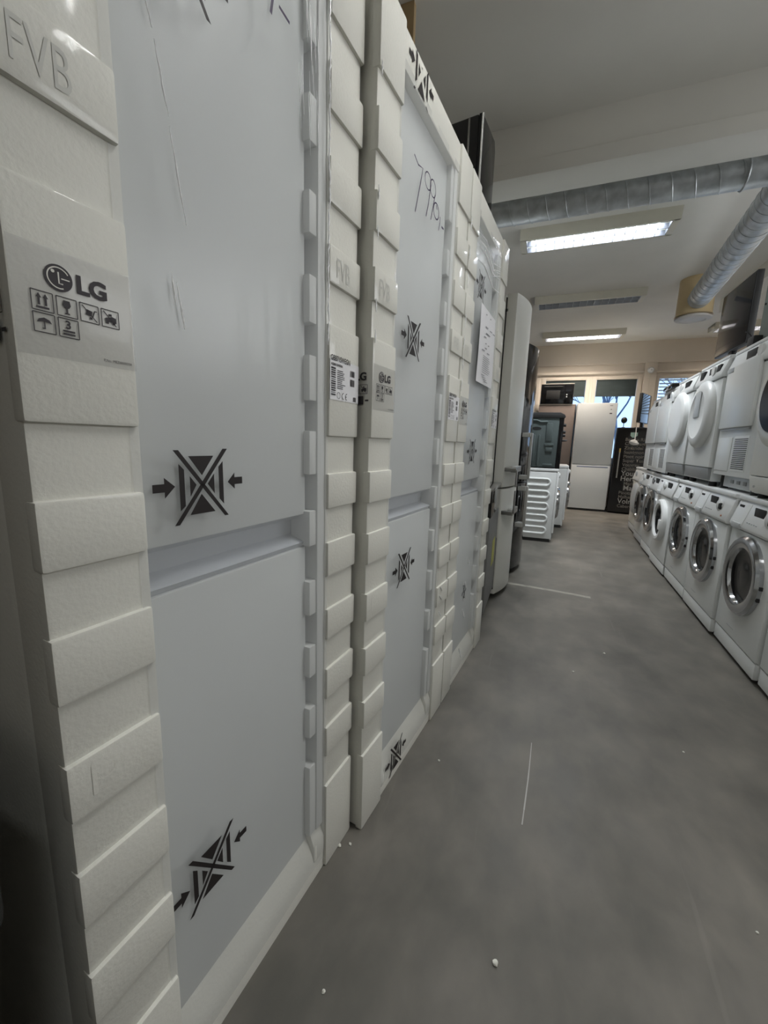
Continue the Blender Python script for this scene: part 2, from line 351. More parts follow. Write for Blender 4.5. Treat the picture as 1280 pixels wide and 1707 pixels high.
# ------------------------------------------------------------------ ceiling lights, ducts, diffuser
def ceiling_light(x0, x1, y0, y1, mt, label, rz=0.0, watt=0.0, col=(1, 1, 1)):
    L_, D = x1-x0, y1-y0
    t = thing('ceiling_light', label, 'light', (x0, y0, ZC), rz, 'fluorescent ceiling lights across the aisle')
    h = 0.09
    b = MB(); b.prism([(0.0, 0), (0.0, -0.02), (0.03, -h), (0.05, -h), (0.05, -0.03), (D-0.05, -0.03), (D-0.05, -h), (D-0.03, -h), (D, -0.02), (D, 0)], 'x', 0, L_)
    b.box(0, 0.055, 0.03, D-0.03, -h, -0.005, 0.004).box(L_-0.055, L_, 0.03, D-0.03, -h, -0.005, 0.004)
    b.build('housing', 'lamp_body', t)
    lv = MB(); y_0, y_1 = 0.055, D-0.055
    lv.box(0.055, L_-0.055, (D-0.006)/2, (D+0.006)/2, -h, -h+0.046)
    lv.box(0.055, L_-0.055, y_0-0.004, y_0, -h, -h+0.046).box(0.055, L_-0.055, y_1, y_1+0.004, -h, -h+0.046)
    n = 14
    for k in range(n+1):
        x = 0.057 + (L_-0.114)*k/n; lv.box(x-0.0015, x+0.0015, y_0, y_1, -h, -h+0.046)
    lv.build('louvre', 'louvre' if watt else 'louvre_off', t)
    for yy in ((y_0+D/2)/2, (y_1+D/2)/2):
        MB().tube([(0.09, yy, -0.030), (L_-0.09, yy, -0.030)], 0.012, 10).build('fluorescent_tube', mt, t)
    if watt:
        l = bpy.data.lights.new('lamp_light', 'AREA'); l.shape = 'RECTANGLE'; l.size = L_-0.2; l.size_y = D-0.125; l.energy = watt; l.color = col
        o = bpy.data.objects.new('lamp_light', l); COL.objects.link(o); o.parent = t; o.location = (L_/2, D/2, -0.040)
    return t
ceiling_light(-0.40, 0.90, 4.38, 4.74, 'tube_cold', 'cool white lit louvred ceiling light nearest the spiral duct', 0, 82, (0.93, 0.97, 1.0))
ceiling_light(-0.31, 1.03, 6.28, 6.62, 'tube_off', 'unlit louvred ceiling light, middle of the three over the aisle')
ceiling_light(-0.22, 1.11, 8.20, 8.55, 'tube_warm', 'warm lit ceiling light closest to the far windows', 0, 105, (1.0, 0.88, 0.76))
ceiling_light(2.34, 3.5, 8.2, 8.55, 'tube_warm', 'lit ceiling light at far right behind the wall television', 0, 36, (1.0, 0.88, 0.76))
ceiling_light(-0.2, 1.1, 1.0, 1.36, 'tube_cold', 'lit ceiling light above the camera, out of the frame', 0, 32, (1.0, 0.98, 0.94))
ceiling_light(0.2, 1.5, -1.2, -0.84, 'tube_cold', 'lit ceiling light behind the camera, out of the frame', 0, 9, (1.0, 0.98, 0.94))

def spiral_duct(a, b, r, pitch, label, kw):
    a, b = Vector(a), Vector(b); d = (b-a); L_ = d.length; d.normalize()
    t = thing('ventilation_duct', label, 'duct', a)
    n = 28; pts = []; rad = []
    MB().tube([(0, 0, 0)] + [d*L_*k/6 for k in range(1, 7)], r, n).build('duct_pipe', 'galv', t)
    s = MB(); e1 = d.orthogonal().normalized(); e2 = d.cross(e1); N = int(L_/pitch*26)
    hp = [d*(L_*i/N) + (r+0.0005)*(e1*math.cos(2*PI*i/26) + e2*math.sin(2*PI*i/26)) for i in range(N+1)]
    s.tube(hp, 0.0035, 5).build('spiral_seam', 'galv', t)
    return t, d
dt, _ = spiral_duct((-2.2, 3.42, 2.875), (3.4, 3.42, 2.875), 0.082, 0.125, 'galvanised spiral duct running across the ceiling below the beam', 0)
st = MB()
st.tube([(3.20+0.0, 0.087*math.cos(a), 0.087*math.sin(a)) for a in [2*PI*k/24 for k in range(25)]], 0.006, 5)
st.box(3.194, 3.206, -0.006, 0.006, 0.08, 0.32)
st.build('hanger_strap', 'galv', dt)
spiral_duct((1.31, 3.515, 2.93), (1.515, 6.0, 2.93), 0.112, 0.11, 'galvanised spiral duct running along the ceiling into the yellowed diffuser drum', 0)
t = thing('air_diffuser', 'yellowed cylindrical air diffuser drum hanging where the right duct ends', 'diffuser', (1.53, 6.2, 0))
MB().vlathe([(0, ZC), (0.182, ZC), (0.182, 2.80), (0.195, 2.785), (0.17, 2.785), (0.0, 2.785)], 0, 0, 40).build('drum', 'drum', t)
MB().vlathe([(0, 2.783), (0.16, 2.783), (0.16, 2.770), (0.19, 2.765), (0.185, 2.752), (0.13, 2.742), (0.128, 2.748), (0.0, 2.748)], 0, 0, 40).build('diffuser_disc', 'disc', t)
# sensor on the window column
t = thing('motion_sensor', 'small round white sensor on the column between the windows', 'sensor', (1.73, YF-0.03, 2.66))
MB().lathe([(0, 0.05), (0.035, 0.05), (0.05, 0.03), (0.055, 0.0)], 0, 0, 0, 24).build('sensor_head', 'plastic', t)
MB().lathe([(0, 0.056), (0.015, 0.054), (0.018, 0.048)], 0, 0, 0, 16).build('lens', 'panelgrey', t)
MB().box(-0.006, 0.006, -0.008, 0.0, -1.0, -0.05, 0.002).build('cable_duct', 'frame', t)

# ------------------------------------------------------------------ packaged fridges
HT = 2.169
PADS = [(0.0, 0.255), (0.345, 0.43), (0.512, 0.597), (0.677, 0.758), (0.842, 0.928), (1.010, 1.093), (1.179, 1.423), (1.506, 1.583), (1.661, 1.747), (1.828, 1.915), (1.99, HT)]
def zsym(v):   # print that runs over the top edge folds back onto the top face
    u, y, z = v
    return (u, y, z) if z < HT+0.0008 else (u, y+(z-HT), HT+0.0009)
def warning_symbol(t, cu, cz, y, k=1.0, squash=None):
    P = [
        [(-.048, .053), (-.039, .053), (.050, -.056), (.042, -.056)], [(.0415, .055), (.051, .055), (-.0425, -.059), (-.051, -.059)],
        [(-.023, .044), (.023, .044), (0, .014)], [(-.024, -.046), (.023, -.046), (-.002, -.015)],
        [(-.040, .033), (-.031, .024), (-.031, -.031), (-.040, -.038)], [(.041, .035), (.032, .026), (.032, -.026), (.041, -.036)],
        [(-.022, .014), (-.0105, 0), (-.022, -.018)], [(.023, .016), (.010, 0), (.023, -.017)],
        [(-.082, .005), (-.064, .005), (-.064, .014), (-.047, 0), (-.064, -.016), (-.064, -.007), (-.082, -.007)],
        [(.082, .007), (.065, .007), (.065, .015), (.050, 0), (.065, -.013), (.065, -.005), (.082, -.005)]]
    m = MB()
    for p in P:
        if squash: p = [(a*squash + 0.012*math.sin(b*90), b*0.8) for a, b in p]
        vs = [zsym((cu+a*k, y, cz+b*k)) for a, b in p]
        f = m.bm.faces.new([m.bm.verts.new(v) for v in vs])
    bmesh.ops.triangulate(m.bm, faces=m.bm.faces[:])
    return m.build('warning_symbol', 'ink', t, flat=True)
def icon_boxes(m, u, z, s, y):
    # handling icons in a 4 + 2 grid, each box side s, top row from (u,z) downwards
    g = s*0.17
    def fr(a, b):
        e = s*0.05
        m.strip([(a, b), (a+s, b)], e, y).strip([(a, b-s), (a+s, b-s)], e, y).strip([(a, b), (a, b-s)], e, y).strip([(a+s, b), (a+s, b-s)], e, y)
    def T(a, b, pts): m.poly([(a+p*s, y, b-s+q*s) for p, q in pts])
    for i in range(4): fr(u+i*(s+g), z)
    for i in range(2): fr(u+i*(s+g), z-s-g*0.7)
    a, b = u, z
    T(a, b, [(.2, .12), (.8, .12), (.8, .22), (.2, .22)])
    for c in (.34, .66):
        T(a, b, [(c-.05, .28), (c+.05, .28), (c+.05, .68), (c-.05, .68)]); T(a, b, [(c-.13, .66), (c+.13, .66), (c, .9)])
    a = u+(s+g)
    T(a, b, [(.34, .85), (.66, .85), (.7, .6), (.6, .45), (.4, .45), (.3, .6)]); T(a, b, [(.46, .45), (.54, .45), (.54, .18), (.46, .18)]); T(a, b, [(.36, .12), (.64, .12), (.6, .2), (.4, .2)])
    a = u+2*(s+g)
    T(a, b, [(.3, .42), (.6, .35), (.66, .65), (.36, .72)]); T(a, b, [(.1, .88), (.14, .92), (.9, .12), (.86, .08)]); T(a, b, [(.62, .3), (.68, .3), (.82, .7), (.76, .72)]); T(a, b, [(.76, .66), (.92, .66), (.92, .72), (.76, .72)]); T(a, b, [(.5, .18), (.64, .18), (.64, .32), (.5, .32)])
    a = u+3*(s+g)
    T(a, b, [(.2, .35), (.85, .3), (.85, .6), (.6, .66), (.2, .5)]); T(a, b, [(.1, .88), (.14, .92), (.85, .14), (.81, .1)]); T(a, b, [(.24, .2), (.4, .2), (.4, .36), (.24, .36)]); T(a, b, [(.62, .2), (.78, .2), (.78, .36), (.62, .36)]); T(a, b, [(.4, .66), (.6, .66), (.6, .8), (.4, .78)])
    a, b = u, z-s-g*0.7
    T(a, b, [(.15, .5), (.25, .68), (.5, .78), (.75, .68), (.85, .5), (.5, .58)]); T(a, b, [(.47, .6), (.53, .6), (.53, .2), (.47, .2)]); T(a, b, [(.38, .18), (.53, .18), (.53, .24), (.38, .24)])
    a = u+s+g
    T(a, b, [(.2, .12), (.8, .12), (.8, .22), (.2, .22)]); T(a, b, [(.2, .28), (.8, .28), (.8, .38), (.2, .38)])
    return (a+0.33*s, b-s+0.47*s)
def logo(t, cu, cz, r, y):
    m = MB(); m.poly([(a, y, b) for a, b in circ(cu, cz, r, 32)[:-1]]); L_ = m.build('logo_disc', 'ink_grey', t, flat=True)
    f = MB(); y2 = y-0.0003
    f.strip(circ(cu, cz, r*0.78, 30, 0.02, 2*PI-1.2)[3:], r*0.09, y2)
    f.strip([(cu+r*0.78, cz), (cu+r*0.18, cz)], r*0.09, y2)
    f.strip([(cu, cz+r*0.45), (cu, cz-r*0.4), (cu+r*0.28, cz-r*0.4)], r*0.10, y2)
    f.poly([(a, y2, b) for a, b in circ(cu-r*0.38, cz+r*0.42, r*0.13, 14)[:-1]])
    f.build('logo_face', 'foam', t, flat=True)
def packaged_fridge(idx, p0, p1, label):
    d = Vector((p1[0]-p0[0], p1[1]-p0[1])); W = d.length
    t = thing('packaged_fridge', label, 'fridge', (p0[0], p0[1], 0), math.atan2(d.y, d.x), 'shrink-wrapped packaged fridges in the left row')
    UL, UR = 0.125, W-0.128
    # foam body with hollow front
    b = MB(); b.box(0.002, W-0.002, 0.078, 0.71, 0.006, HT-0.006, 0.012)
    b.box(0.002, UL+0.004, 0.0065, 0.08, 0.005, HT-0.004, 0.006).box(UR-0.002, W-0.003, 0.0065, 0.08, 0.005, HT-0.004, 0.006)
    for z0, z1 in PADS:
        bt = 0.02 if z0 == 0 else 0.0
        b.box(0.0, UL, -0.001, 0.022, z0, z1, 0.0055, 2).box(UR, W, -0.001, 0.022, z0, z1, 0.0055, 2)
    b.build('foam_shell', 'foamfilm', t)
    c = MB(); c.box(UL-0.004, UR+0.004, 0.0065, 0.08, 2.08, HT-0.001, 0.006)
    c.build('foam_top_cap', 'foamfilm', t)
    c = MB(); c.prism([(0.008, 0.0), (0.008, 0.055), (0.014, 0.085), (0.036, 0.135), (0.08, 0.14), (0.08, 0.0)], 'x', UL-0.004, UR+0.004)
    c.prism([(0.006, 0.05), (0.006, 0.10), (0.02, 0.14), (0.04, 0.16), (0.08, 0.16), (0.08, 0.05)], 'x', UR-0.045, UR+0.002, 0.006)
    c.prism([(0.006, 0.03), (0.006, 0.07), (0.04, 0.13), (0.08, 0.13), (0.08, 0.03)], 'x', UL-0.002, UL+0.035, 0.006)
    c.build('foam_base', 'foamfilm', t)
    # inner lip of the right strip with rectangular notches
    lp = MB(); x0, x1 = UR-0.05, UR+0.002; zs = 0.14
    lp.box(x0+0.022, x1, 0.0105, 0.07, 0.14, 2.085, 0.003)
    for z0, z1 in PADS[1:-1]:
        if z1-z0 > 0.2: segs = [(z0+0.01, z0+0.075), (z1-0.075, z1-0.01)]
        else: segs = [(z0, z1)]
        for a, c_ in segs:
            lp.box(x0-0.002, x0+0.024, 0.0145, 0.07, zs, a, 0.003); zs = c_
    lp.box(x0-0.002, x0+0.024, 0.0145, 0.07, zs, 2.085, 0.003)
    lp.build('foam_lip', 'lip', t)
    # doors
    u0, u1 = UL-0.002, UR-0.046
    MB().box(UR-0.05, UR, 0.050, 0.08, 0.10, 2.085).build('notch_shade', 'notch_shade', t)  # dark backing of the notch cavity, shade painted into its colour
    MB().box(u0, u1, 0.031, 0.082, 1.002, 2.085, 0.004).build('upper_door', 'door', t)
    MB().box(u0, u1, 0.031, 0.082, 0.10, 0.926, 0.004).build('lower_door', 'door', t)
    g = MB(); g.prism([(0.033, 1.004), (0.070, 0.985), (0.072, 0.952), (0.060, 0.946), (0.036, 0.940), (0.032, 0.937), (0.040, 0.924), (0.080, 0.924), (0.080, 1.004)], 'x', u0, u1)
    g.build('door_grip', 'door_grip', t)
    # stretched film over the door recess
    fm = MB(); nu, nz = 26, 90; V = []
    a0, a1, b0, b1 = UL-0.012, UR+0.004, 0.035, 2.10
    for j in range(nz+1):
        row = []
        for i in range(nu+1):
            u = a0+(a1-a0)*i/nu; z = b0+(b1-b0)*j/nz
            e = min(i, nu-i, 3)/3
            y = 0.0045 + e*0.0012*noise.noise(Vector((u*16+idx*9, z*3.0, idx*5.1))) + e*0.0022
            row.append(fm.bm.verts.new((u, y, z)))
        V.append(row)
    for j in range(nz):
        for i in range(nu): fm.bm.faces.new([V[j][i], V[j][i+1], V[j+1][i+1], V[j+1][i]])
    fm.build('shrink_film', 'film', t)
    ys = 0.0020
    # printed film label, logo and icons on the left strip
    yl = -0.0018
    if idx in (0, 1, 2):
        MB().poly([(0.002, yl, 1.250), (0.124, yl, 1.250), (0.124, yl, 1.362), (0.002, yl, 1.362)]).build('film_label', 'film_label', t, flat=True)
        logo(t, 0.045, 1.334, 0.0135, yl-0.0006)
        text('brand_letters', 'LG', 0.026, 0.0615, 1.325, yl-0.0006, 'ink_grey', t, 1.05, 0.0010)
        im = MB(); pu, pz = icon_boxes(im, 0.018, 1.3155, 0.0195, yl-0.0006)
        io = im.build('handling_icons', 'ink_grey', t, flat=True)
        text('icon_number', '3', 0.012, pu, pz, yl-0.0006, 'ink_grey', t, 1, 0.0003)
        text('part_number', 'P.No.: MEZ68690704', 0.0045, 0.085, 1.2555, yl-0.0006, 'ink_grey', t, 0.85)
    # rating label on the right strip
    a, b_ = UR+0.001, W-0.003
    MB().poly([(a, yl, 1.262), (b_, yl, 1.262), (b_, yl, 1.352), (a, yl, 1.352)]).build('rating_label', 'paper', t, flat=True)
    text('model_code', 'GBB71SWEGN', 0.0165, a+0.002, 1.3475, yl-0.0006, 'ink_grey', t, 0.78, 0.0003)
    text('small_code', 'AGBB71SWEGN', 0.0075, a+0.003, 1.337, yl-0.0006, 'ink_grey', t, 0.9, 0.0002)
    rl = MB(); yy = yl-0.0006; rr = random.Random(3)
    for k in range(10):
        z = 1.328-k*0.0043; rl.strip([(a+0.028, z), (a+0.028+rr.uniform(0.02, 0.038), z)], 0.0016, yy)
    for k in range(13): z = 1.331-k*0.0048; rl.strip([(a+0.004, z), (a+0.022, z)], rr.uniform(0.0012, 0.0036), yy)
    for k in range(8): u = a+0.085+k*0.0027; rl.strip([(u, 1.322), (u, 1.336)], rr.uniform(0.0008, 0.0018), yy); rl.strip([(u, 1.300), (u, 1.316)], rr.uniform(0.0008, 0.0018), yy)
    for k in range(5): u = a+0.10+k*0.0028; rl.strip([(u, 1.265), (u, 1.276)], 0.0014, yy)
    rl.strip(circ(a+0.035, 1.273, 0.0068, 18), 0.001, yy)
    rl.strip(circ(a+0.056, 1.273, 0.007, 12, PI/2, 3*PI/2), 0.0017, yy).strip(circ(a+0.071, 1.273, 0.007, 12, PI/2, 3*PI/2), 0.0017, yy).strip([(a+0.064, 1.273), (a+0.070, 1.273)], 0.0015, yy)
    rl.build('rating_print', 'ink_grey', t, flat=True)['kind'] = 'stuff'
    # embossed letters drawn flat, the relief shade put into their colour
    for us in (0.02, UR+0.022):
        text('embossed_letters', 'FVB', 0.058, us, 1.522, -0.0016, 'relief_shade', t, 0.60, 0.0)
        text('embossed_number', '7.', 0.055, us+0.02, 1.602, 0.0078, 'relief_shade', t, 0.8, 0.0)
    MB().strip([(0.03, 0.745), (0.03, 0.70)], 0.006, -0.0016).strip(circ(0.045, 0.727, 0.012, 12, 3.6, 6.2), 0.003, -0.0016).build('embossed_mark', 'foam', t, flat=True)
    # side print near the front corner
    s = MB(); x = -0.0008 + 0.0045
    sd = thing('side_label', '', '', (-0.0008, 0.0, 0), -PI/2); del sd['label']; del sd['category']; sd.parent = t
    sm = MB(); icon_boxes(sm, -0.112, 1.3105, 0.022, -0.0006); sm.build('side_icons', 'ink_grey', sd, flat=True)
    text('side_letters', 'LG', 0.026, -0.049, 1.322, -0.0006, 'ink_grey', sd, 1.05, 0.001)
    MB().poly([(-0.055, -0.0006, 1.262), (-0.024, -0.0006, 1.262), (-0.024, -0.0006, 1.283), (-0.055, -0.0006, 1.283)]).poly([(-0.019, -0.0006, 1.27), (-0.009, -0.0006, 1.27), (-0.009, -0.0006, 1.274), (-0.019, -0.0006, 1.274)]).build('side_stamp', 'ink_grey', sd, flat=True)
    return t, UL, UR, W, ys
ft = []
ft.append(packaged_fridge(0, (-.5129, .2634), (-.4490, .9500), 'nearest packaged fridge, filling the left of the picture, LG logo film on its left strip'))
ft.append(packaged_fridge(1, (-.4139, .9560), (-.3340, 1.6480), 'second packaged fridge from the camera, with 7990 written in marker on its film'))
ft.append(packaged_fridge(2, (-.3332, 1.6560), (-.2611, 2.3500), 'third packaged fridge, with a white paper sheet taped on its film'))
t = ft[0][0]
for z in (1.796, 1.096, 0.394): warning_symbol(t, 0.219 if z > .5 else 0.203, z, ft[0][4])
t = ft[1][0]
for z, u in ((2.132, 0.235), (1.472, 0.240), (0.774, 0.240), (0.077, 0.245)): warning_symbol(t, u, z, ft[1][4] if .2 < z < 2 else 0.0052)
t = ft[2][0]
for z, u in ((1.837, 0.215), (1.141, 0.243)): warning_symbol(t, u, z, ft[2][4])
warning_symbol(t, 0.262, 0.452, ft[2][4]-0.002, 1.0, 0.42)
# creases and gathered film, their gloss highlights painted as opaque white
rr = random.Random(11)
def crease(t, pts, w, y=0.0012, n=10):
    m = MB(); V = [Vector((a, y, b)) for a, b in pts]; P = []
    for i in range(len(V)-1):
        for k in range(n):
            q = V[i].lerp(V[i+1], k/n); P.append(q + Vector((rr.uniform(-1, 1)*w*0.35, rr.uniform(-1, 1)*w*0.3, 0)))
    P.append(V[-1]); N = len(P)
    m.tube(P, [w*(0.25+0.75*math.sin(PI*(i+0.5)/N))*rr.uniform(0.6, 1.1) for i in range(N)], 6)
    return m.build('film_crease', 'film_glint', t)
t0, UL0, UR0, W0, _ = ft[0]
for a, b in (((.166, 1.705), (.176, 1.665)), ((.178, 1.655), (.193, 1.58)), ((.193, 1.57), (.212, 1.46)), ((.192, 1.38), (.199, 1.33)), ((.185, 1.39), (.189, 1.345)), ((.196, 1.36), (.201, 1.32))):
    crease(t0, [a, b], 0.0016)
for z in [2.1-0.045*k for k in range(16)]: crease(t0, [(UR0-0.006+rr.uniform(-.003, .003), z), (UR0-0.005+rr.uniform(-.004, .004), z-0.05)], 0.0022, -0.001)
for k in range(12):
    u = UR0-0.10+0.06*rr.random(); z = 2.0-rr.random()*0.2; crease(t0, [(u, z), (u+0.006, z-0.05-0.06*rr.random())], 0.0009)
t1, UL1, UR1, W1, _ = ft[1]
for z in (1.99, 1.745, 1.66, 1.50, 1.43): crease(t1, [(0.004, z+0.01), (0.006, z-0.02)], 0.002, -0.003)
for z in (0.60, 0.56, 0.49): crease(t1, [(UR1+.02, z), (UR1+.05, z-0.03)], 0.003, -0.003)
t2, UL2, UR2, W2, _ = ft[2]
for k in range(6):
    z = 2.04-0.13*rr.random(); u = UL2+0.02; crease(t2, [(u, z), (u+0.10, z+0.012), (u+0.26, z-0.02), (u+0.4, z+0.03*rr.random())], 0.0028, 0.002)
for z in (2.0, 1.9, 1.8, 1.66, 1.58, 1.5, 1.42): crease(t2, [(0.004, z+0.01), (0.002, z-0.04)], 0.0025, -0.003)
for (u, z) in ((.26, .36), (.28, .34), (.24, .16), (.27, .12), (.30, .62), (.28, .5)): crease(t2, [(u, z), (u+.03, z-.05)], 0.003, 0.001)
# marker prices
def price(t, du, dz, y):
    m = MB(); S = lambda pts, w_=0.0042: m.strip([(a+du, b+dz) for a, b in pts], w_, y)
    S([(.197, 1.927), (.225, 1.917), (.257, 1.925), (.245, 1.885), (.216, 1.798)])
    S([(.273+.023-.023*math.cos(k/14*2*PI), .0+1.914-.021*math.sin(k/14*2*PI)) for k in range(15)], 0.0035); S([(.318, 1.915), (.306, 1.86), (.292, 1.821)])
    S([(.313+.022-.022*math.cos(k/14*2*PI), 1.914-.022*math.sin(k/14*2*PI)) for k in range(15)], 0.0035); S([(.353, 1.905), (.342, 1.87), (.328, 1.828)])
    S([(.368+.022*math.cos(k/16*2*PI), 1.869+.021*math.sin(k/16*2*PI)) for k in range(17)]); S([(.366, 1.885), (.374, 1.876)])
    S([(.401, 1.869), (.402, 1.853), (.394, 1.827)]); S([(.418, 1.848), (.437, 1.849)], 0.006)
    m.build('marker_price', 'marker', t, flat=True)
price(ft[1][0], 0, 0, 0.0018)
m = MB(); m.strip([(.385, 1.93), (.398, 1.885), (.391, 1.851)], 0.0055, 0.0018).strip([(.411, 1.877), (.438, 1.874)], 0.005, 0.0018)
for k in (0,): m.strip([(.355+.024*math.cos(j/14*2*PI), 1.935+.03*math.sin(j/14*2*PI)) for j in range(15)], 0.004, 0.0018)
m.build('marker_price', 'marker', ft[0][0], flat=True)
# taped paper sheet on the third fridge (a thing of its own)
r0 = ft[2][0]
pt = thing('paper_sheet', 'white printed sheet taped on the film of the third packaged fridge', 'paper', r0.location, r0.rotation_euler[2])
pp = MB(); nn = 10
for j in range(nn):
    for i in range(4):
        def Q(a, b): return (0.225+0.285*a-0.0*b, 0.0022-0.004*abs(math.sin(b*2.2+a)), 1.452+0.325*b)
        pp.poly([Q(i/4, j/nn), Q((i+1)/4, j/nn), Q((i+1)/4, (j+1)/nn), Q(i/4, (j+1)/nn)])
bmesh.ops.remove_doubles(pp.bm, verts=pp.bm.verts, dist=1e-5)
pp.build('sheet', 'paper', pt)
pm = MB(); rr = random.Random(5)
for (z, n_, w_) in [(1.75, 2, .05), (1.70, 3, .11), (1.675, 2, .16), (1.655, 1, .1), (1.63, 2, .05), (1.61, 1, .09), (1.595, 2, .12)]:
    for k in range(n_): u = .27+rr.uniform(0, .06)+k*.07; pm.strip([(u, z), (u+w_*0.4, z+.002)], .005, -0.0035)
for k in range(9): pm.strip([(.30, 1.575-k*.009), (.30+rr.uniform(.11, .15), 1.575-k*.009)], .0025, -0.0035)
for k in range(4): pm.strip([(.29+.02*k, 1.49-k*.008), (.35+.02*k, 1.49-k*.008)], .003, -0.0035)
pm.build('sheet_print', 'ink_soft', pt, flat=True)['kind'] = 'stuff'

# ------------------------------------------------------------------ left row appliances
# thing on top of the packaged fridges
t = thing('upright_appliance', 'glossy black upright appliance standing on top of the third packaged fridge', 'appliance', (-0.372, 1.950, HT), math.atan2(.19, .028))
MB().box(0, 0.20, 0.012, 0.34, 0.0, 0.378, 0.008).build('body', 'black_gloss', t)
MB().prism([(0.0, 0.0), (0.205, 0.0), (0.205, 0.34), (0.19, 0.378), (0.0, 0.378)], 'y', -0.004, 0.012, 0.003).build('front_panel', 'screen', t)
MB().tube([(0.001, -0.005, 0.004), (0.001, -0.005, 0.374)], 0.005, 8).build('edge_highlight', 'silverpaint', t)  # silver tube stands in for the highlight along the glossy near edge
MB().box(-0.003, 0.0, 0.05, 0.058, 0.0, 0.372, 0.001).build('side_seam', 'brushed', t)

# dishwasher
t = thing('dishwasher', 'grey steel dishwasher with black panel and yellow sticker, beside the packaged fridges', 'dishwasher', (-0.264, 2.44, 0), math.radians(90.5))
MB().box(0.0, 0.56, 0.03, 0.58, 0.10, 0.895, 0.004).build('body', 'dwsteel', t)
MB().box(0.0, 0.56, 0.0, 0.03, 0.12, 0.735, 0.004).build('door', 'dwsteel', t)
MB().box(0.0, 0.56, -0.003, 0.03, 0.738, 0.895, 0.004).build('control_panel', 'black_gloss', t)
MB().box(0.0, 0.56, -0.004, 0.58, 0.895, 0.912, 0.003).build('top_edge', 'chrome', t)
MB().box(0.02, 0.54, 0.05, 0.56, 0.0, 0.10).build('plinth', 'black_matte', t)
MB().box(0.27, 0.43, -0.0018, -0.0006, 0.36, 0.54).build('energy_sticker', 'yellow', t)
MB().box(0.556, 0.562, -0.0022, 0.03, 0.10, 0.50, 0.002).build('door_hinge_gap', 'rubber', t)

def bulge_outline(W, b, y0, n=14):
    return [(0, y0)] + [(W*i/n, -b*(1-(2*i/n-1)**2)) for i in range(n+1)] + [(W, y0)]
def curved_fridge(name, label, loc, rz, W, H, zs, m, bulge, hm, hcat='fridge'):
    t = thing(name, label, hcat, loc, rz)
    MB().box(0, W, 0.075, 0.62, 0.03, H-0.005, 0.008).build('body', m, t)
    MB().box(0.01, W-0.01, 0.068, 0.076, 0.06, H-0.02).build('door_gasket', 'rubber', t)
    u = MB(); u.prism([(p[0], p[1]) for p in bulge_outline(W, bulge, 0.066)], 'z', zs+0.006, H, 0.005).build('upper_door', m, t)
    u = MB(); u.prism([(p[0], p[1]) for p in bulge_outline(W, bulge, 0.066)], 'z', 0.045, zs-0.006, 0.005).build('lower_door', m, t)
    MB().box(0.03, W-0.03, 0.08, 0.6, 0.0, 0.05).build('plinth', 'black_matte', t)
    return t
# white tall fridge
t = curved_fridge('tall_fridge', 'tall white curved-door fridge with grey bar handles, beside the dishwasher', (-0.262, 3.05, 0), math.atan2(.6, .045), 0.60, 2.195, 0.862, 'white_warm', 0.055, 'brushed')
MB().box(0.0, 0.012, 0.05, 0.075, 2.08, 2.10, 0.002).build('top_hinge', 'black_matte', t)
for (za, zb) in ((0.875, 1.0), (0.68, 0.85)):
    up_ = za > 0.86
    h = MB(); yb = -0.085; zc_ = zb if up_ else za
    h.box(0.012, 0.052, yb, 0.0, zc_-0.014, zc_+0.014, 0.004)
    h.box(0.012, 0.052, yb-0.010, yb, min(za, zb)-0.0, max(za, zb)+0.0, 0.004)
    h.build('door_handle', 'brushed', t)
    MB().box(0.036, 0.30, yb+0.0, -0.045, zc_-0.02, zc_+0.02, 0.004).build('handle_bracket', 'brushed', t)
# black curved fridge
t = curved_fridge('tall_fridge', 'glossy black curved-door fridge with frame handles, next to the tall white fridge', (-0.205, 3.74, 0), math.atan2(.6, .055), 0.58, 2.025, 0.85, 'black_gloss', 0.055, 'brushed')
for (za, zb) in ((0.90, 1.27), (0.47, 0.80)):
    h = MB()
    h.box(0.02, 0.11, -0.08, -0.012, za-0.018, za+0.018, 0.004).box(0.02, 0.11, -0.08, -0.012, zb-0.018, zb+0.018, 0.004)
    h.box(0.055, 0.11, -0.095, -0.075, za-0.018, zb+0.018, 0.004)
    h.build('door_handle', 'silverpaint', t)
MB().box(0.0, 0.60, 0.072, 0.60, 2.015, 2.032, 0.003).build('top_trim', 'plastic', t)
MB().box(-0.004, 0.0, 0.07, 0.61, 0.04, 1.97).build('side_panel', 'panelgrey', t)

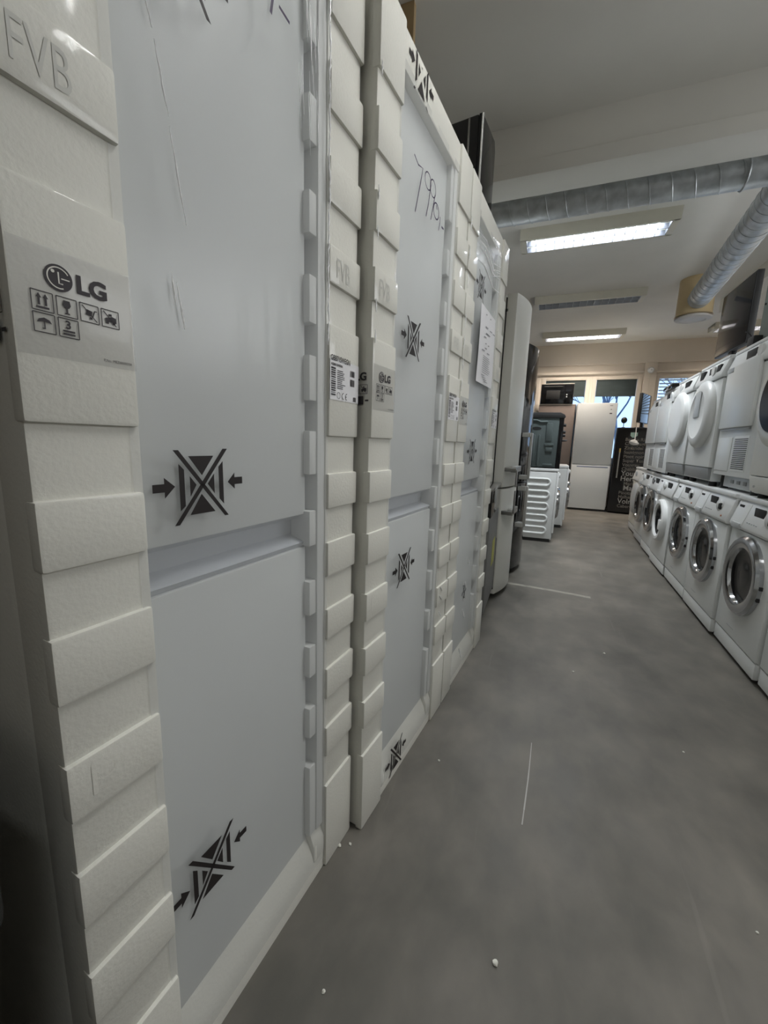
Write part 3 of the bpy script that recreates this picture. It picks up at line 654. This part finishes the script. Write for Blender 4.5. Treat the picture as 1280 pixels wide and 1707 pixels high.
# ------------------------------------------------------------------ washing machines and dryers
def py(z): return -0.018 + (z-0.757)*0.28
def washer(label, loc, rz, W, style, H=0.925):
    t = thing('washing_machine', label, 'washing machine', loc, rz, 'washing machines in the bottom row on the right')
    bm_ = 'white_warm' if style == 'plain' else 'white'
    MB().box(0.003, W-0.003, 0.02, 0.60, 0.03, H-0.03, 0.010).build('body', bm_, t)
    MB().box(0.004, W-0.004, 0.0, 0.03, 0.115, 0.728, 0.008).build('front_panel', bm_, t)
    MB().prism([(0.06, 0.734), (-0.012, 0.737), (-0.018, 0.757), (0.022, H-0.026), (0.06, H-0.026)], 'x', 0.003, W-0.003, 0.004).build('control_panel', 'plastic', t)
    MB().box(0.0, W, 0.012, 0.60, H-0.026, H, 0.007).build('lid', 'plastic', t)
    MB().box(0.008, W-0.008, 0.004, 0.03, 0.022, 0.108, 0.006).build('plinth', 'panelgrey' if style in ('metal', 'plain') else bm_, t)
    for a in (0.04, W-0.09):
        for b in (0.06, 0.50): MB().vlathe([(0, 0), (0.022, 0), (0.022, 0.012), (0.012, 0.014), (0.012, 0.034), (0, 0.034)], a+0.025, b, 14).build('foot', 'rubber', t)
    cz, cu = 0.495, W/2
    if style in ('chrome', 'dark'):
        Rr = 0.222 if style == 'chrome' else 0.235
        ring = 'chrome'
        MB().lathe([(Rr, 0.0), (Rr, 0.018), (Rr-0.012, 0.032), (Rr-0.035, 0.036), (Rr-0.065, 0.026), (Rr-0.075, 0.010), (Rr-0.078, 0.0)], cu, cz, 0, 56).build('door_ring', ring, t)
        MB().lathe([(Rr-0.072, 0.012), (Rr-0.085, 0.006), (Rr-0.11, -0.0), (0.06, 0.004), (0, 0.006)], cu, cz, 0, 48).build('door_glass', 'glass_dark', t)
        for a in (-0.32, -0.02): MB().box(cu+(Rr+0.0)*math.cos(a)-0.006, cu+(Rr+0.0)*math.cos(a)+0.006, -0.014, 0, cz+Rr*math.sin(a)-0.010, cz+Rr*math.sin(a)+0.010, 0.002).build('door_latch', 'rubber', t)
    elif style == 'whitering':
        MB().lathe([(0.205, 0.0), (0.205, 0.03), (0.19, 0.042), (0.165, 0.042), (0.15, 0.03), (0.145, 0.0)], cu, cz, 0, 48).build('door_ring', 'plastic', t)
        MB().lathe([(0.148, 0.024), (0.12, 0.02), (0.09, 0.0), (0, -0.0)], cu, cz, 0, 40).build('door_glass', 'glass_dark', t)
        MB().box(cu+0.09, cu+0.17, -0.048, -0.03, cz-0.08, cz+0.02, 0.008).build('door_handle', 'plastic', t)
    elif style == 'metal':
        MB().lathe([(0.235, 0.0), (0.235, 0.03), (0.22, 0.05), (0.19, 0.055), (0.16, 0.05), (0.15, 0.03)], cu, cz, 0, 48).build('door_ring', 'chrome', t)
        MB().lathe([(0.155, 0.038), (0.12, 0.03), (0, 0.02)], cu, cz, 0, 40).build('door_glass', 'glass_dark', t)
    else:
        MB().lathe([(0.215, 0.0), (0.215, 0.02), (0.20, 0.035), (0.15, 0.045), (0.0, 0.05)], cu, cz, 0, 40).build('door_ring', 'panelgrey', t)
    # drawer (far end), display, knob
    if style != 'plain':
        d = MB(); d.prism([(py(.760)-0.005, .760), (py(.885)-0.003, .885), (py(.885)+0.01, .885), (py(.760)+0.01, .760)], 'x', 0.02, 0.185, 0.003)
        dr = d.build('detergent_drawer', 'plastic', t)
        MB().box(0.060, 0.175, -0.028, -0.008, 0.738, 0.772, 0.006).build('drawer_grip', 'panelgrey', t)
        MB().box(0.045, 0.105, py(.865)-0.006, py(.865)-0.001, 0.858, 0.872, 0.001).build('drawer_badge', 'rubber', t)
    if style == 'chrome':
        MB().box(0.255, 0.375, py(.85)-0.005, py(.85)+0.004, 0.826, 0.878, 0.010).build('display', 'rubber', t)
        MB().lathe([(0.040, 0.0), (0.038, 0.010), (0.030, 0.016), (0, 0.017)], 0.455, 0.832, py(.82)+0.004, 28).build('program_knob', 'knobwhite', t)
        MB().box(0.458, 0.494, py(.82)-0.013, py(.82)+0.002, 0.806, 0.850, 0.008).build('knob_grip', 'rubber', t)
        q = MB()
        for k in range(5): q.box(0.22+k*0.028, 0.235+k*0.028, py(.79)-0.003, py(.79)+0.003, 0.783, 0.790, 0.001)
        q.build('button_row', 'panelgrey', t)
        MB().lathe([(0.006, 0), (0.005, 0.006), (0, 0.007)], 0.545, 0.775, py(.775), 12).build('start_button', 'red', t)
        MB().strip([(0.18, 0.168), (0.28, 0.168)], 0.004, -0.0012).build('front_groove', 'panelgrey', t, flat=True)
    elif style == 'plain':
        MB().lathe([(0.03, 0.0), (0.03, 0.02), (0, 0.024)], 0.2, 0.835, py(.82)+0.004, 24).build('program_knob', 'panelgrey', t)
    else:
        MB().lathe([(0.040, 0.0), (0.038, 0.012), (0.030, 0.018), (0, 0.019)], 0.28, 0.835, py(.82)+0.004, 28).build('program_knob', 'knobwhite' if style != 'dark' else 'chrome', t)
        MB().box(0.36, 0.50, py(.84)-0.005, py(.84)+0.004, 0.79, 0.874, 0.006).build('display', 'rubber', t)
    return t
SB = [(1.098, 1.850), (1.107, 2.447), (1.113, 3.042), (1.117, 3.688), (1.140, 4.330), (1.152, 4.970), (1.190, 5.600), (1.227, 6.240), (1.285, 6.98)]
RZ = -PI/2-0.030
def slot(i, g=0.004):   # machine i occupies SB[i]..SB[i+1]; origin at the far end, u runs back towards the camera
    a, b = SB[i], SB[i+1]; dx, dy = a[0]-b[0], a[1]-b[1]; L_ = math.hypot(dx, dy)
    return (b[0], b[1]-g, 0), RZ, L_-2*g-0.004
l, r, W = slot(0); wz = washer('white washing machine nearest the camera, only its plinth corner in the frame', l, r, W, 'chrome')
for i, lab in ((1, 'chrome-ringed washing machine, first whole one from the right edge'), (2, 'chrome-ringed washing machine under the dryer with a striped grille'), (3, 'chrome-ringed washing machine beside the one with a white door ring')):
    l, r, W = slot(i); washer(lab, l, r, W, 'chrome')
l, r, W = slot(4); washer('washing machine with a white door ring, in the bottom row', l, r, W, 'whitering')
l, r, W = slot(5); washer('washing machine with a wide dark glass porthole, fifth of the bottom row', l, r, W, 'dark')
l, r, W = slot(6); washer('washing machine with a thick silver door ring near the end of the row', l, r, W, 'metal')
l, r, W = slot(7); washer('ivory machine with a plain door, last of the bottom row', l, r, W, 'plain')

def dryer(label, loc, rz, W, style, z0=0.945, H=0.885):
    t = thing('tumble_dryer', label, 'dryer', (loc[0], loc[1], 0.925), rz, 'dryers stacked on the washing machines')
    o = z0-0.925
    def B(x0, x1, y0, y1, a, b, bev, n, m): return MB().box(x0, x1, y0, y1, a+o, b+o, bev).build(n, m, t)
    bm_ = 'white_warm' if style == 'ivory' else 'white'
    B(0.003, W-0.003, 0.022, 0.60, 0.02, H, 0.010, 'body', bm_)
    for a in (0.04, W-0.09):
        for b in (0.06, 0.5): MB().vlathe([(0, 0), (0.024, 0), (0.024, o+0.022), (0, o+0.022)], a+0.025, b, 14).build('foot', 'rubber', t)
    MB().prism([(0.06, H-0.145+o), (-0.010, H-0.142+o), (-0.014, H-0.12+o), (0.020, H-0.018+o), (0.06, H-0.018+o)], 'x', 0.003, W-0.003, 0.004).build('control_panel', 'plastic', t)
    B(0.0, W, 0.016, 0.60, H-0.018, H+0.003, 0.006, 'lid', 'plastic')
    pz = H-0.075+o; pyy = 0.001
    if style == 'rect':
        B(0.003, W-0.003, 0.0, 0.03, 0.005, H-0.150, 0.006, 'front_panel', bm_)
        B(0.035, W-0.095, -0.022, 0.002, 0.315, 0.735-0.012, 0.012, 'door', bm_)
        B(0.045, W-0.115, -0.012, 0.0, 0.30, 0.315, 0.003, 'door_shadow_gap', 'panelgrey')
        B(0.02, 0.27, -0.004, 0.004, 0.035, 0.255, 0.004, 'access_flap', bm_)
        g = MB()
        for k in range(17): z = 0.055+k*0.0115; g.box(0.315, 0.515, -0.003, 0.006, z+o, z+0.005+o)
        g.build('vent_grille', 'rubber', t)
        g = MB(); g.box(0.305, 0.525, -0.0022, 0.002, 0.04+o, 0.26+o, 0.002); g.build('grille_frame', 'plastic', t)
        B(0.06, 0.15, -0.026, 0.0, H-0.145, H-0.115, 0.006, 'drawer_grip', 'panelgrey')
    else:
        B(0.003, W-0.003, 0.0, 0.03, 0.12, H-0.150, 0.006, 'front_panel', bm_)
        MB().prism([(0.012, o+0.03), (0.0, o+0.115), (0.03, o+0.115), (0.03, o+0.03)], 'x', 0.01, W-0.01, 0.003).build('filter_flap', 'flapgrey' if style != 'ivory' else bm_, t)
        r_ = {'round': 0.255, 'oval': 0.245, 'ivory': 0.25}[style]; cz = 0.515+o
        MB().lathe([(r_, 0.0), (r_, 0.014), (r_-0.008, 0.032), (r_-0.03, 0.044), (r_-0.06, 0.046), (0, 0.046)] if style != 'round' else [(r_, 0.0), (r_, 0.016), (r_-0.010, 0.034), (r_-0.035, 0.046), (r_-0.075, 0.050), (r_-0.085, 0.044), (0, 0.044)], W/2, cz, 0, 56).build('door', 'plastic' if style != 'ivory' else bm_, t)
        if style == 'round':
            MB().box(W/2-0.075, W/2+0.055, -0.052, -0.04, cz-0.02, cz+0.175, 0.012).build('handle_plate', 'panelgrey', t)
        if style == 'ivory':
            MB().lathe([(0.17, 0.047), (0.165, 0.052), (0.0, 0.05)], W/2, cz, 0, 40).build('door_glass', 'glass_dark', t)
            MB().lathe([(0.006, 0), (0.006, 0.006), (0, 0.007)], 0.10, 0.06+o, 0.0, 12).build('flap_button', 'chrome', t)
    # controls
    if style == 'rect':
        MB().box(0.27, 0.41, pyy-0.006, pyy+0.01, pz-0.022, pz+0.032, 0.004).build('display', 'rubber', t)
        MB().lathe([(0.036, 0), (0.034, 0.012), (0, 0.014)], 0.475, pz+0.002, pyy, 26).build('program_knob', 'knobwhite', t)
        MB().lathe([(0.006, 0), (0.005, 0.005), (0, 0.006)], 0.54, pz-0.03, pyy, 12).build('start_button', 'red', t)
    elif style == 'round':
        MB().lathe([(0.038, 0), (0.036, 0.012), (0, 0.014)], 0.415, pz, pyy-0.004, 26).build('program_knob', 'knobwhite', t)
        MB().box(0.10, 0.19, pyy-0.01, pyy+0.01, pz-0.035, pz+0.035, 0.004).build('display', 'rubber', t)
        for a in (0.30, 0.46): MB().box(a, a+0.075, pyy-0.006, pyy+0.01, pz-0.03, pz+0.03, 0.004).build('button_panel', 'rubber', t)
    else:
        MB().box(0.33, 0.48, pyy-0.006, pyy+0.01, pz-0.03, pz+0.032, 0.004).build('display', 'rubber', t)
        MB().lathe([(0.038, 0), (0.036, 0.012), (0, 0.014)], 0.22, pz, pyy, 26).build('program_knob', 'knobwhite', t)
    return t
UP = [(1.098, 2.345), (1.112, 2.945), (1.112, 3.590), (1.140, 4.215), (1.150, 4.850), (1.175, 5.480), (1.215, 6.130)]
def uslot(i, g=0.004):
    a, b = UP[i], UP[i+1]; dx, dy = a[0]-b[0], a[1]-b[1]; L_ = math.hypot(dx, dy)
    return (b[0]+(0.035 if i == 1 else 0), b[1]-g, 0), RZ, L_-2*g-0.004
l, r, W = uslot(0); dryer('ivory dryer with a big round door, cut by the right edge of the picture', l, r, W, 'ivory', 0.930, 0.90)
l, r, W = uslot(1); tr = dryer('white dryer with a rectangular door and a striped grille, nearest such one', l, r, W, 'rect', 1.015, 0.83)
MB().box(0.09, W-0.01, 0.045, 0.56, 0.016, 0.098, 0.004).build('recessed_plinth', 'panelgrey', tr)
for k in range(3): MB().box(0.22+k*0.10, 0.27+k*0.10, 0.040, 0.046, 0.045, 0.070, 0.004).build('plinth_socket', 'flapgrey', tr)
l, r, W = uslot(2); dryer('white dryer with a bulging round door and a grip plate', l, r, W, 'round', 0.940, 0.90)
l, r, W = uslot(3); dryer('white dryer with a flat round door, middle of the upper row', l, r, W, 'oval', 0.940, 0.885)
l, r, W = uslot(4); dryer('white dryer with a rectangular door carrying a black slab on top', l, r, W, 'rect', 0.940, 0.86)
l, r, W = uslot(5); dryer('white dryer with a rectangular door, last of the upper row by the window', l, r, W, 'rect', 0.940, 0.84)

# television on the machines, grey-green cabinet, small box, black slab
t = thing('television', 'large black flat television standing on the dryers, screen towards the aisle', 'television', (1.40, 4.80, 1.828), -PI/2)
MB().box(0.0, 0.64, 0.0, 0.045, 0.20, 0.74, 0.006).build('cabinet', 'black_matte', t)
MB().box(0.008, 0.632, -0.003, 0.002, 0.212, 0.732, 0.002).build('screen', 'screen', t)
MB().box(0.28, 0.36, 0.01, 0.05, 0.012, 0.22, 0.004).box(0.14, 0.50, -0.08, 0.13, 0.0, 0.014, 0.004).build('stand', 'black_gloss', t)
t = thing('metal_cabinet', 'grey-green metal panel cabinet standing on the dryers at the right edge', 'cabinet', (1.24, 3.50, 1.85), -PI/2)
MB().box(0.0, 0.9, 0.0, 0.30, 0.0, 0.80, 0.005).build('body', 'greygreen', t)
q = MB()
for z in (0.55, 0.44, 0.27): q.lathe([(0.007, 0.0), (0.007, 0.006), (0, 0.007)], 0.03, z, 0, 10)
q.build('panel_screw', 'black_matte', t)
t = thing('speaker_box', 'small black box on the dryers in front of the grey-green cabinet', 'box', (1.185, 3.50, 1.846), -PI/2)
MB().box(0.0, 0.09, 0.0, 0.05, 0.0, 0.075, 0.008).build('body', 'black_matte', t)
MB().tube([(0.02, 0.02, 0.07), (0.0, 0.0, 0.11), (-0.02, -0.01, 0.12)], 0.004, 6).build('cable', 'rubber', t)
t = thing('black_slab', 'thin black slab lying on top of a dryer before the blinds', 'appliance', (1.165, 5.42, 1.803), -PI/2-0.05)
MB().box(0.0, 0.42, 0.0, 0.34, 0.0, 0.045, 0.010).build('body', 'black_gloss', t)
MB().box(0.16, 0.26, -0.002, 0.004, 0.012, 0.03, 0.002).build('panel', 'brushed', t)

# ------------------------------------------------------------------ stove on a washing machine (end of the left row)
def side_washer(label, loc, rz, ribs=True):
    t = thing('washing_machine', label, 'washing machine', loc, rz, 'washing machines behind the black fridge')
    W = 0.6; H = 0.915
    # local: front faces -Y, near side is x = 0
    MB().box(0.004, W, 0.02, 0.60, 0.04, 0.875, 0.010).build('body', 'white', t)
    MB().box(0.0, W, 0.0, 0.61, 0.880, H, 0.008).build('lid', 'plastic', t)
    MB().box(0.0, W, -0.006, 0.02, 0.12, 0.875, 0.006).build('front_panel', 'plastic', t)
    MB().box(0.01, W, 0.012, 0.03, 0.03, 0.118, 0.004).build('plinth', 'white', t)
    MB().box(0.01, W-0.01, 0.03, 0.58, 0.0, 0.042, 0.003).build('base', 'rubber', t)
    MB().lathe([(0.21, 0.0), (0.21, 0.03), (0.19, 0.05), (0.15, 0.055), (0.14, 0.03)], W/2, 0.47, 0, 44).build('door_ring', 'chrome', t)
    MB().lathe([(0.145, 0.035), (0.10, 0.02), (0, 0.01)], W/2, 0.47, 0, 32).build('door_glass', 'glass_dark', t)
    MB().lathe([(0.03, 0), (0.03, 0.03), (0, 0.034)], 0.25, 0.82, -0.006, 20).build('program_knob', 'knobwhite', t)
    if ribs:
        # U-shaped pressed ribs on the near side, open towards the back
        for k in range(5):
            zc_ = 0.745-k*0.150
            hz = 0.040; r_ = 0.004
            pts = [(r_, 0.61, zc_+hz), (r_, 0.13, zc_+hz)] + [(r_, 0.13-0.04*math.sin(a), zc_+hz*math.cos(a)) for a in [PI*j/10 for j in range(1, 10)]] + [(r_, 0.13, zc_-hz), (r_, 0.61, zc_-hz)]
            rb = MB(); rb.tube(pts, 0.015, 8); rb.build('side_rib', 'white', t)
    return t
side_washer('white washing machine with ribbed side, under the dark stove chassis', (0.190, 5.30, 0), math.radians(92.5))
side_washer('white washing machine standing behind the ribbed one, only its edge visible', (0.355, 6.38, 0), math.radians(90), False)
t = thing('stove', 'grey-green stove chassis with black front, standing on the ribbed washing machine', 'stove', (0.190, 5.31, 0.915), math.radians(92.5))
MB().box(0.006, 0.60, 0.05, 0.60, 0.015, 0.62, 0.006).build('side_body', 'greensteel', t)
MB().box(0.0, 0.60, 0.0, 0.05, 0.0, 0.60, 0.006).build('front', 'black_gloss', t)
MB().prism([(-0.012, 0.615), (-0.005, 0.60), (0.60, 0.60), (0.60, 0.665), (0.05, 0.665), (0.0, 0.64)], 'x', -0.008, 0.608, 0.004).build('cooktop', 'black_matte', t)
for yy in (0.245, 0.305, 0.365, 0.43): MB().box(-0.010, 0.01, yy, yy+0.026, 0.03, 0.40, 0.009).build('side_channel', 'greensteel', t)
for a in ((0.09, 0.20, 0.27, 0.30), (0.10, 0.18, 0.20, 0.25), (0.09, 0.20, 0.03, 0.055), (0.12, 0.19, 0.33, 0.54)): MB().box(-0.010, 0.01, *a, 0.008).build('side_embossing', 'greensteel', t)
q = MB()
q.tube([(0.0, 0.60, 0.575), (0.0, 0.30, 0.57), (0.0, 0.26, 0.55), (0.0, 0.18, 0.555)], 0.012, 6)
q.build('side_rim', 'greensteel', t)
q = MB(); q.bm.faces.new([q.bm.verts.new((-0.0005+0.005, 0.30+0.055*math.cos(a), 0.475+0.020*math.sin(a))) for a in [2*PI*k/20 for k in range(20)]]); q.build('side_hole', 'black_matte', t, flat=True)
for z in (0.52, 0.44, 0.40): MB().lathe([(0.018, 0), (0.018, 0.03), (0, 0.034)], 0.08, z, 0, 14).build('knob', 'black_matte', t)
MB().tube([(0.06, 0, 0.34), (0.06, -0.05, 0.34), (0.54, -0.05, 0.34), (0.54, 0, 0.34)], 0.009, 8).build('oven_handle', 'black_matte', t)

# ------------------------------------------------------------------ far end
t = thing('tall_cabinet', 'taupe tall cabinet fridge under the black microwave at the far wall', 'fridge', (-0.17, 8.60, 0), 0)
MB().box(0.0, 0.652, 0.03, 0.55, 0.05, 1.975, 0.004).build('body', 'black_matte', t)
MB().box(0.0, 0.640, 0.0, 0.03, 0.09, 1.975, 0.004).build('door', 'taupe', t)
MB().box(0.02, 0.58, 0.03, 0.5, 0.0, 0.06).build('plinth', 'plastic', t)
MB().box(0.0, 0.652, -0.002, 0.03, 1.975, 1.992, 0.003).build('top_trim', 'frame', t)
MB().box(0.44, 0.47, -0.04, 0.0, 1.05, 1.35, 0.005).build('door_handle', 'black_matte', t)
t = thing('microwave', 'black built-in microwave on top of the taupe cabinet at the far wall', 'microwave', (-0.16, 8.60, 1.992), 0)
MB().box(0.0, 0.58, 0.01, 0.38, 0.0, 0.37, 0.006).build('body', 'black_matte', t)
MB().box(0.004, 0.42, -0.012, 0.012, 0.006, 0.364, 0.005).build('door', 'black_gloss', t)
MB().box(0.10, 0.34, -0.014, -0.010, 0.09, 0.25, 0.006).build('door_window', 'black_matte', t)
MB().box(0.425, 0.576, -0.012, 0.012, 0.006, 0.364, 0.005).build('control_panel', 'black_gloss', t)
for z in (0.13, 0.17): MB().lathe([(0.012, 0), (0.012, 0.008), (0, 0.01)], 0.46, z, -0.012, 14).build('control_button', 'panelgrey', t)
MB().tube([(0.05, -0.022, 0.32), (0.38, -0.022, 0.32)], 0.006, 8).build('door_handle', 'black_matte', t)
MB().box(0.0, 0.58, -0.004, 0.012, 0.366, 0.376, 0.002).build('top_trim', 'frame', t)

t = thing('fridge_freezer', 'plain white two-door fridge freezer standing at the far end of the aisle', 'fridge', (0.508, 8.46, 0), math.radians(1.5))
Wf = 0.655
MB().box(0.0, Wf, 0.055, 0.62, 0.035, 1.995, 0.006).build('body', 'white', t)
MB().box(0.0, Wf, 0.0, 0.048, 0.885, 1.995, 0.008).build('upper_door', 'white', t)
MB().box(0.0, Wf, 0.0, 0.048, 0.04, 0.862, 0.008).build('lower_door', 'white', t)
MB().box(0.03, Wf-0.03, 0.012, 0.05, 0.855, 0.890, 0.003).build('grip_recess', 'panelgrey', t)
MB().box(0.09, Wf-0.04, -0.003, 0.02, 0.822, 0.842, 0.003).build('grip_strip', 'mark_blue', t)
MB().box(0.02, Wf-0.02, 0.03, 0.60, 0.0, 0.04).build('plinth', 'black_matte', t)
q = MB(); q.box(0.53, 0.575, -0.001, 0.002, 1.945, 1.952).box(0.545, 0.565, -0.001, 0.002, 1.875, 1.885).box(0.535, 0.575, -0.001, 0.002, 1.80, 1.818); q.build('door_badges', 'ink_grey', t)

t = thing('wine_cooler', 'tall black wine cooler with rows of lettering on its door beside the white fridge', 'wine cooler', (1.19, 8.44, 0), math.radians(-6))
Wc = 0.60
MB().box(0.0, Wc, 0.05, 0.60, 0.02, 1.565, 0.02).build('body', 'black_matte', t)
MB().box(0.0, Wc, 0.0, 0.05, 0.02, 1.56, 0.025, 4).build('door', 'black_gloss', t)
words = ['Barolo Rioja', 'Champagne', 'Zinfandel', 'Sauvignon', 'Pinot noir', 'Super Tuscan', 'Vouvray', 'Chablis', 'Yountville', 'Hermitage', 'Merlot', 'Margaux', 'Pinotage', 'Malbec', 'Volnay', 'Cabernet']
zt = 1.40
for i, wd in enumerate(words):
    big = wd in ('Yountville', 'Hermitage', 'Margaux', 'Volnay')
    s_ = 0.125 if big else 0.078
    zt -= 0.095 if big else 0.075
    text('door_lettering', wd, s_, 0.15 + (0.06 if wd in ('Merlot', 'Margaux') else 0), zt, -0.002, 'text_pale' if big else 'text_dim', t, 0.95 if big else 1.0, 0.0015)
MB().tube([(0.085, -0.045, 1.12), (0.085, -0.045, 0.66)], 0.012, 10).build('door_handle', 'brushed', t)
MB().tube([(0.085, -0.045, 1.19), (0.085, -0.045, 1.12)], 0.015, 10).box(0.078, 0.092, -0.045, 0.0, 1.13, 1.15).box(0.078, 0.092, -0.045, 0.0, 0.68, 0.70).build('handle_cap', 'brass', t)
MB().poly([(0.22, -0.0015, 1.475), (0.33, -0.0015, 1.475), (0.33, -0.0015, 1.42), (0.29, -0.0015, 1.385), (0.25, -0.0015, 1.385), (0.22, -0.0015, 1.42)]).build('round_sticker', 'mint', t, flat=True)
t = thing('ball_ornament', 'small black ball on a stalk on top of the wine cooler', 'ornament', (1.30, 8.55, 1.565))
MB().vlathe([(0, 0), (0.03, 0), (0.03, 0.006), (0.006, 0.01), (0.006, 0.09), (0, 0.09)], 0, 0, 16).build('stalk', 'black_matte', t)
MB().vlathe([(0.0, 0.075)] + [(0.05*math.sin(a), 0.13-0.055*math.cos(a)) for a in [PI*k/10 for k in range(1, 10)]] + [(0, 0.185)], 0, 0, 20).build('ball', 'black_matte', t)
t = thing('white_cloth', 'crumpled white cloth hung on the top right corner of the wine cooler', 'cloth', (1.47, 8.335, 1.30))
q = MB(); bmesh.ops.create_icosphere(q.bm, subdivisions=3, radius=0.055)
for v in q.bm.verts: v.co = v.co*(1+0.55*noise.noise(v.co*22)); v.co.y *= 0.45; v.co.z *= 0.8; v.co.x *= 1.3
q.build('cloth_body', 'cloth', t)
MB().tube([(0, 0, 0.02), (0.01, 0.03, 0.16), (0.01, 0.06, 0.265)], 0.006, 6).build('cord', 'cloth', t)
t = thing('monitor', 'flat monitor seen edge-on against the far window, standing on the wine cooler', 'monitor', (1.52, 8.45, 1.565), math.radians(66))
MB().box(0.0, 0.62, 0.0, 0.05, 0.09, 0.60, 0.008).build('cabinet', 'black_matte', t)
MB().box(0.01, 0.61, -0.004, 0.0, 0.10, 0.59, 0.001).build('screen', 'screen', t)
MB().box(0.26, 0.34, 0.0, 0.05, 0.0, 0.10, 0.004).box(0.14, 0.44, -0.05, 0.10, 0.0, 0.012, 0.003).build('stand', 'black_matte', t)

# ------------------------------------------------------------------ near left: dark bin in front of the first fridge's side
t = thing('waste_bin', 'dark plastic bin in the shade at the lower left, before the first packaged fridge', 'bin', (-0.80, -0.02, 0))
q = MB(); pr_ = []
def ring(hw, hd, z, r_=0.05, n=5):
    out = []
    for sx, sy, a0 in ((1, 1, 0), (-1, 1, PI/2), (-1, -1, PI), (1, -1, 3*PI/2)):
        for k in range(n+1):
            a = a0+PI/2*k/n; out.append((sx*(hw-r_)+r_*math.cos(a), sy*(hd-r_)+r_*math.sin(a), z))
    return [q.bm.verts.new(p) for p in out]
rs = [ring(.24, .16, 0.0), ring(.27, .19, .4), ring(.30, .20, .60), ring(.315, .215, .64), ring(.315, .215, .76), ring(.29, .19, .79), ring(.1, .08, .80)]
for a, b in zip(rs, rs[1:]):
    for i in range(len(a)): q.bm.faces.new([a[i], a[(i+1) % len(a)], b[(i+1) % len(b)], b[i]])
q.bm.faces.new(rs[-1]); q.bm.faces.new(rs[0][::-1])
q.build('bin_body', 'dark_bin', t)
MB().box(-0.1, 0.1, -0.22, -0.20, 0.66, 0.72, 0.008).build('bin_grip', 'black_matte', t)

# ------------------------------------------------------------------ crumbs and scuffs on the floor
for k, (x, y, s) in enumerate([(0.003, 0.786, .0065), (-0.335, 0.593, .004), (-0.452, 0.888, .005), (-0.425, 0.905, .004), (0.431, 2.486, .006), (0.25, 2.2, .005), (0.62, 1.75, .004), (-0.26, 1.32, .004), (0.60, 1.10, .003)]):
    q = MB(); bmesh.ops.create_icosphere(q.bm, subdivisions=2, radius=s)
    for v in q.bm.verts: v.co = v.co*(1+0.5*noise.noise(v.co*300+Vector((k, 0, 0)))); v.co.z = max(v.co.z*0.7, -s*0.5)
    labs = ['white foam crumb on the floor in the lower middle, largest of them', 'tiny foam crumb on the floor near the bottom edge', 'foam crumb on the floor against the first packaged fridge', 'tiny foam crumb at the gap between the first two packaged fridges', 'pale crumb on the floor halfway to the washing machines', 'small crumb on the floor in the middle of the aisle', 'tiny crumb on the floor towards the washing machines', 'tiny crumb beside the second packaged fridge', 'tiny crumb on the floor in the lower right']
    tag(q.build('foam_crumb', 'foam', None, (x, y, s*0.5)), labs[k], 'crumb', 'foam crumbs on the floor')
sc_ = MB(); pts = [(0.0425, 1.172), (0.046, 1.23), (0.0535, 1.362), (0.0558, 1.42), (0.058, 1.485), (0.060, 1.56)]
for i, ((x0, y0), (x1, y1)) in enumerate(zip(pts, pts[1:])):
    w0 = 0.0026*(1-abs(i-1.5)/6); sc_.poly([(x0-w0, y0, .0007), (x0+w0, y0, .0007), (x1+w0*.8, y1, .0007), (x1-w0*.8, y1, .0007)])
struct(sc_.build('trim_8', 'text_pale', flat=True))
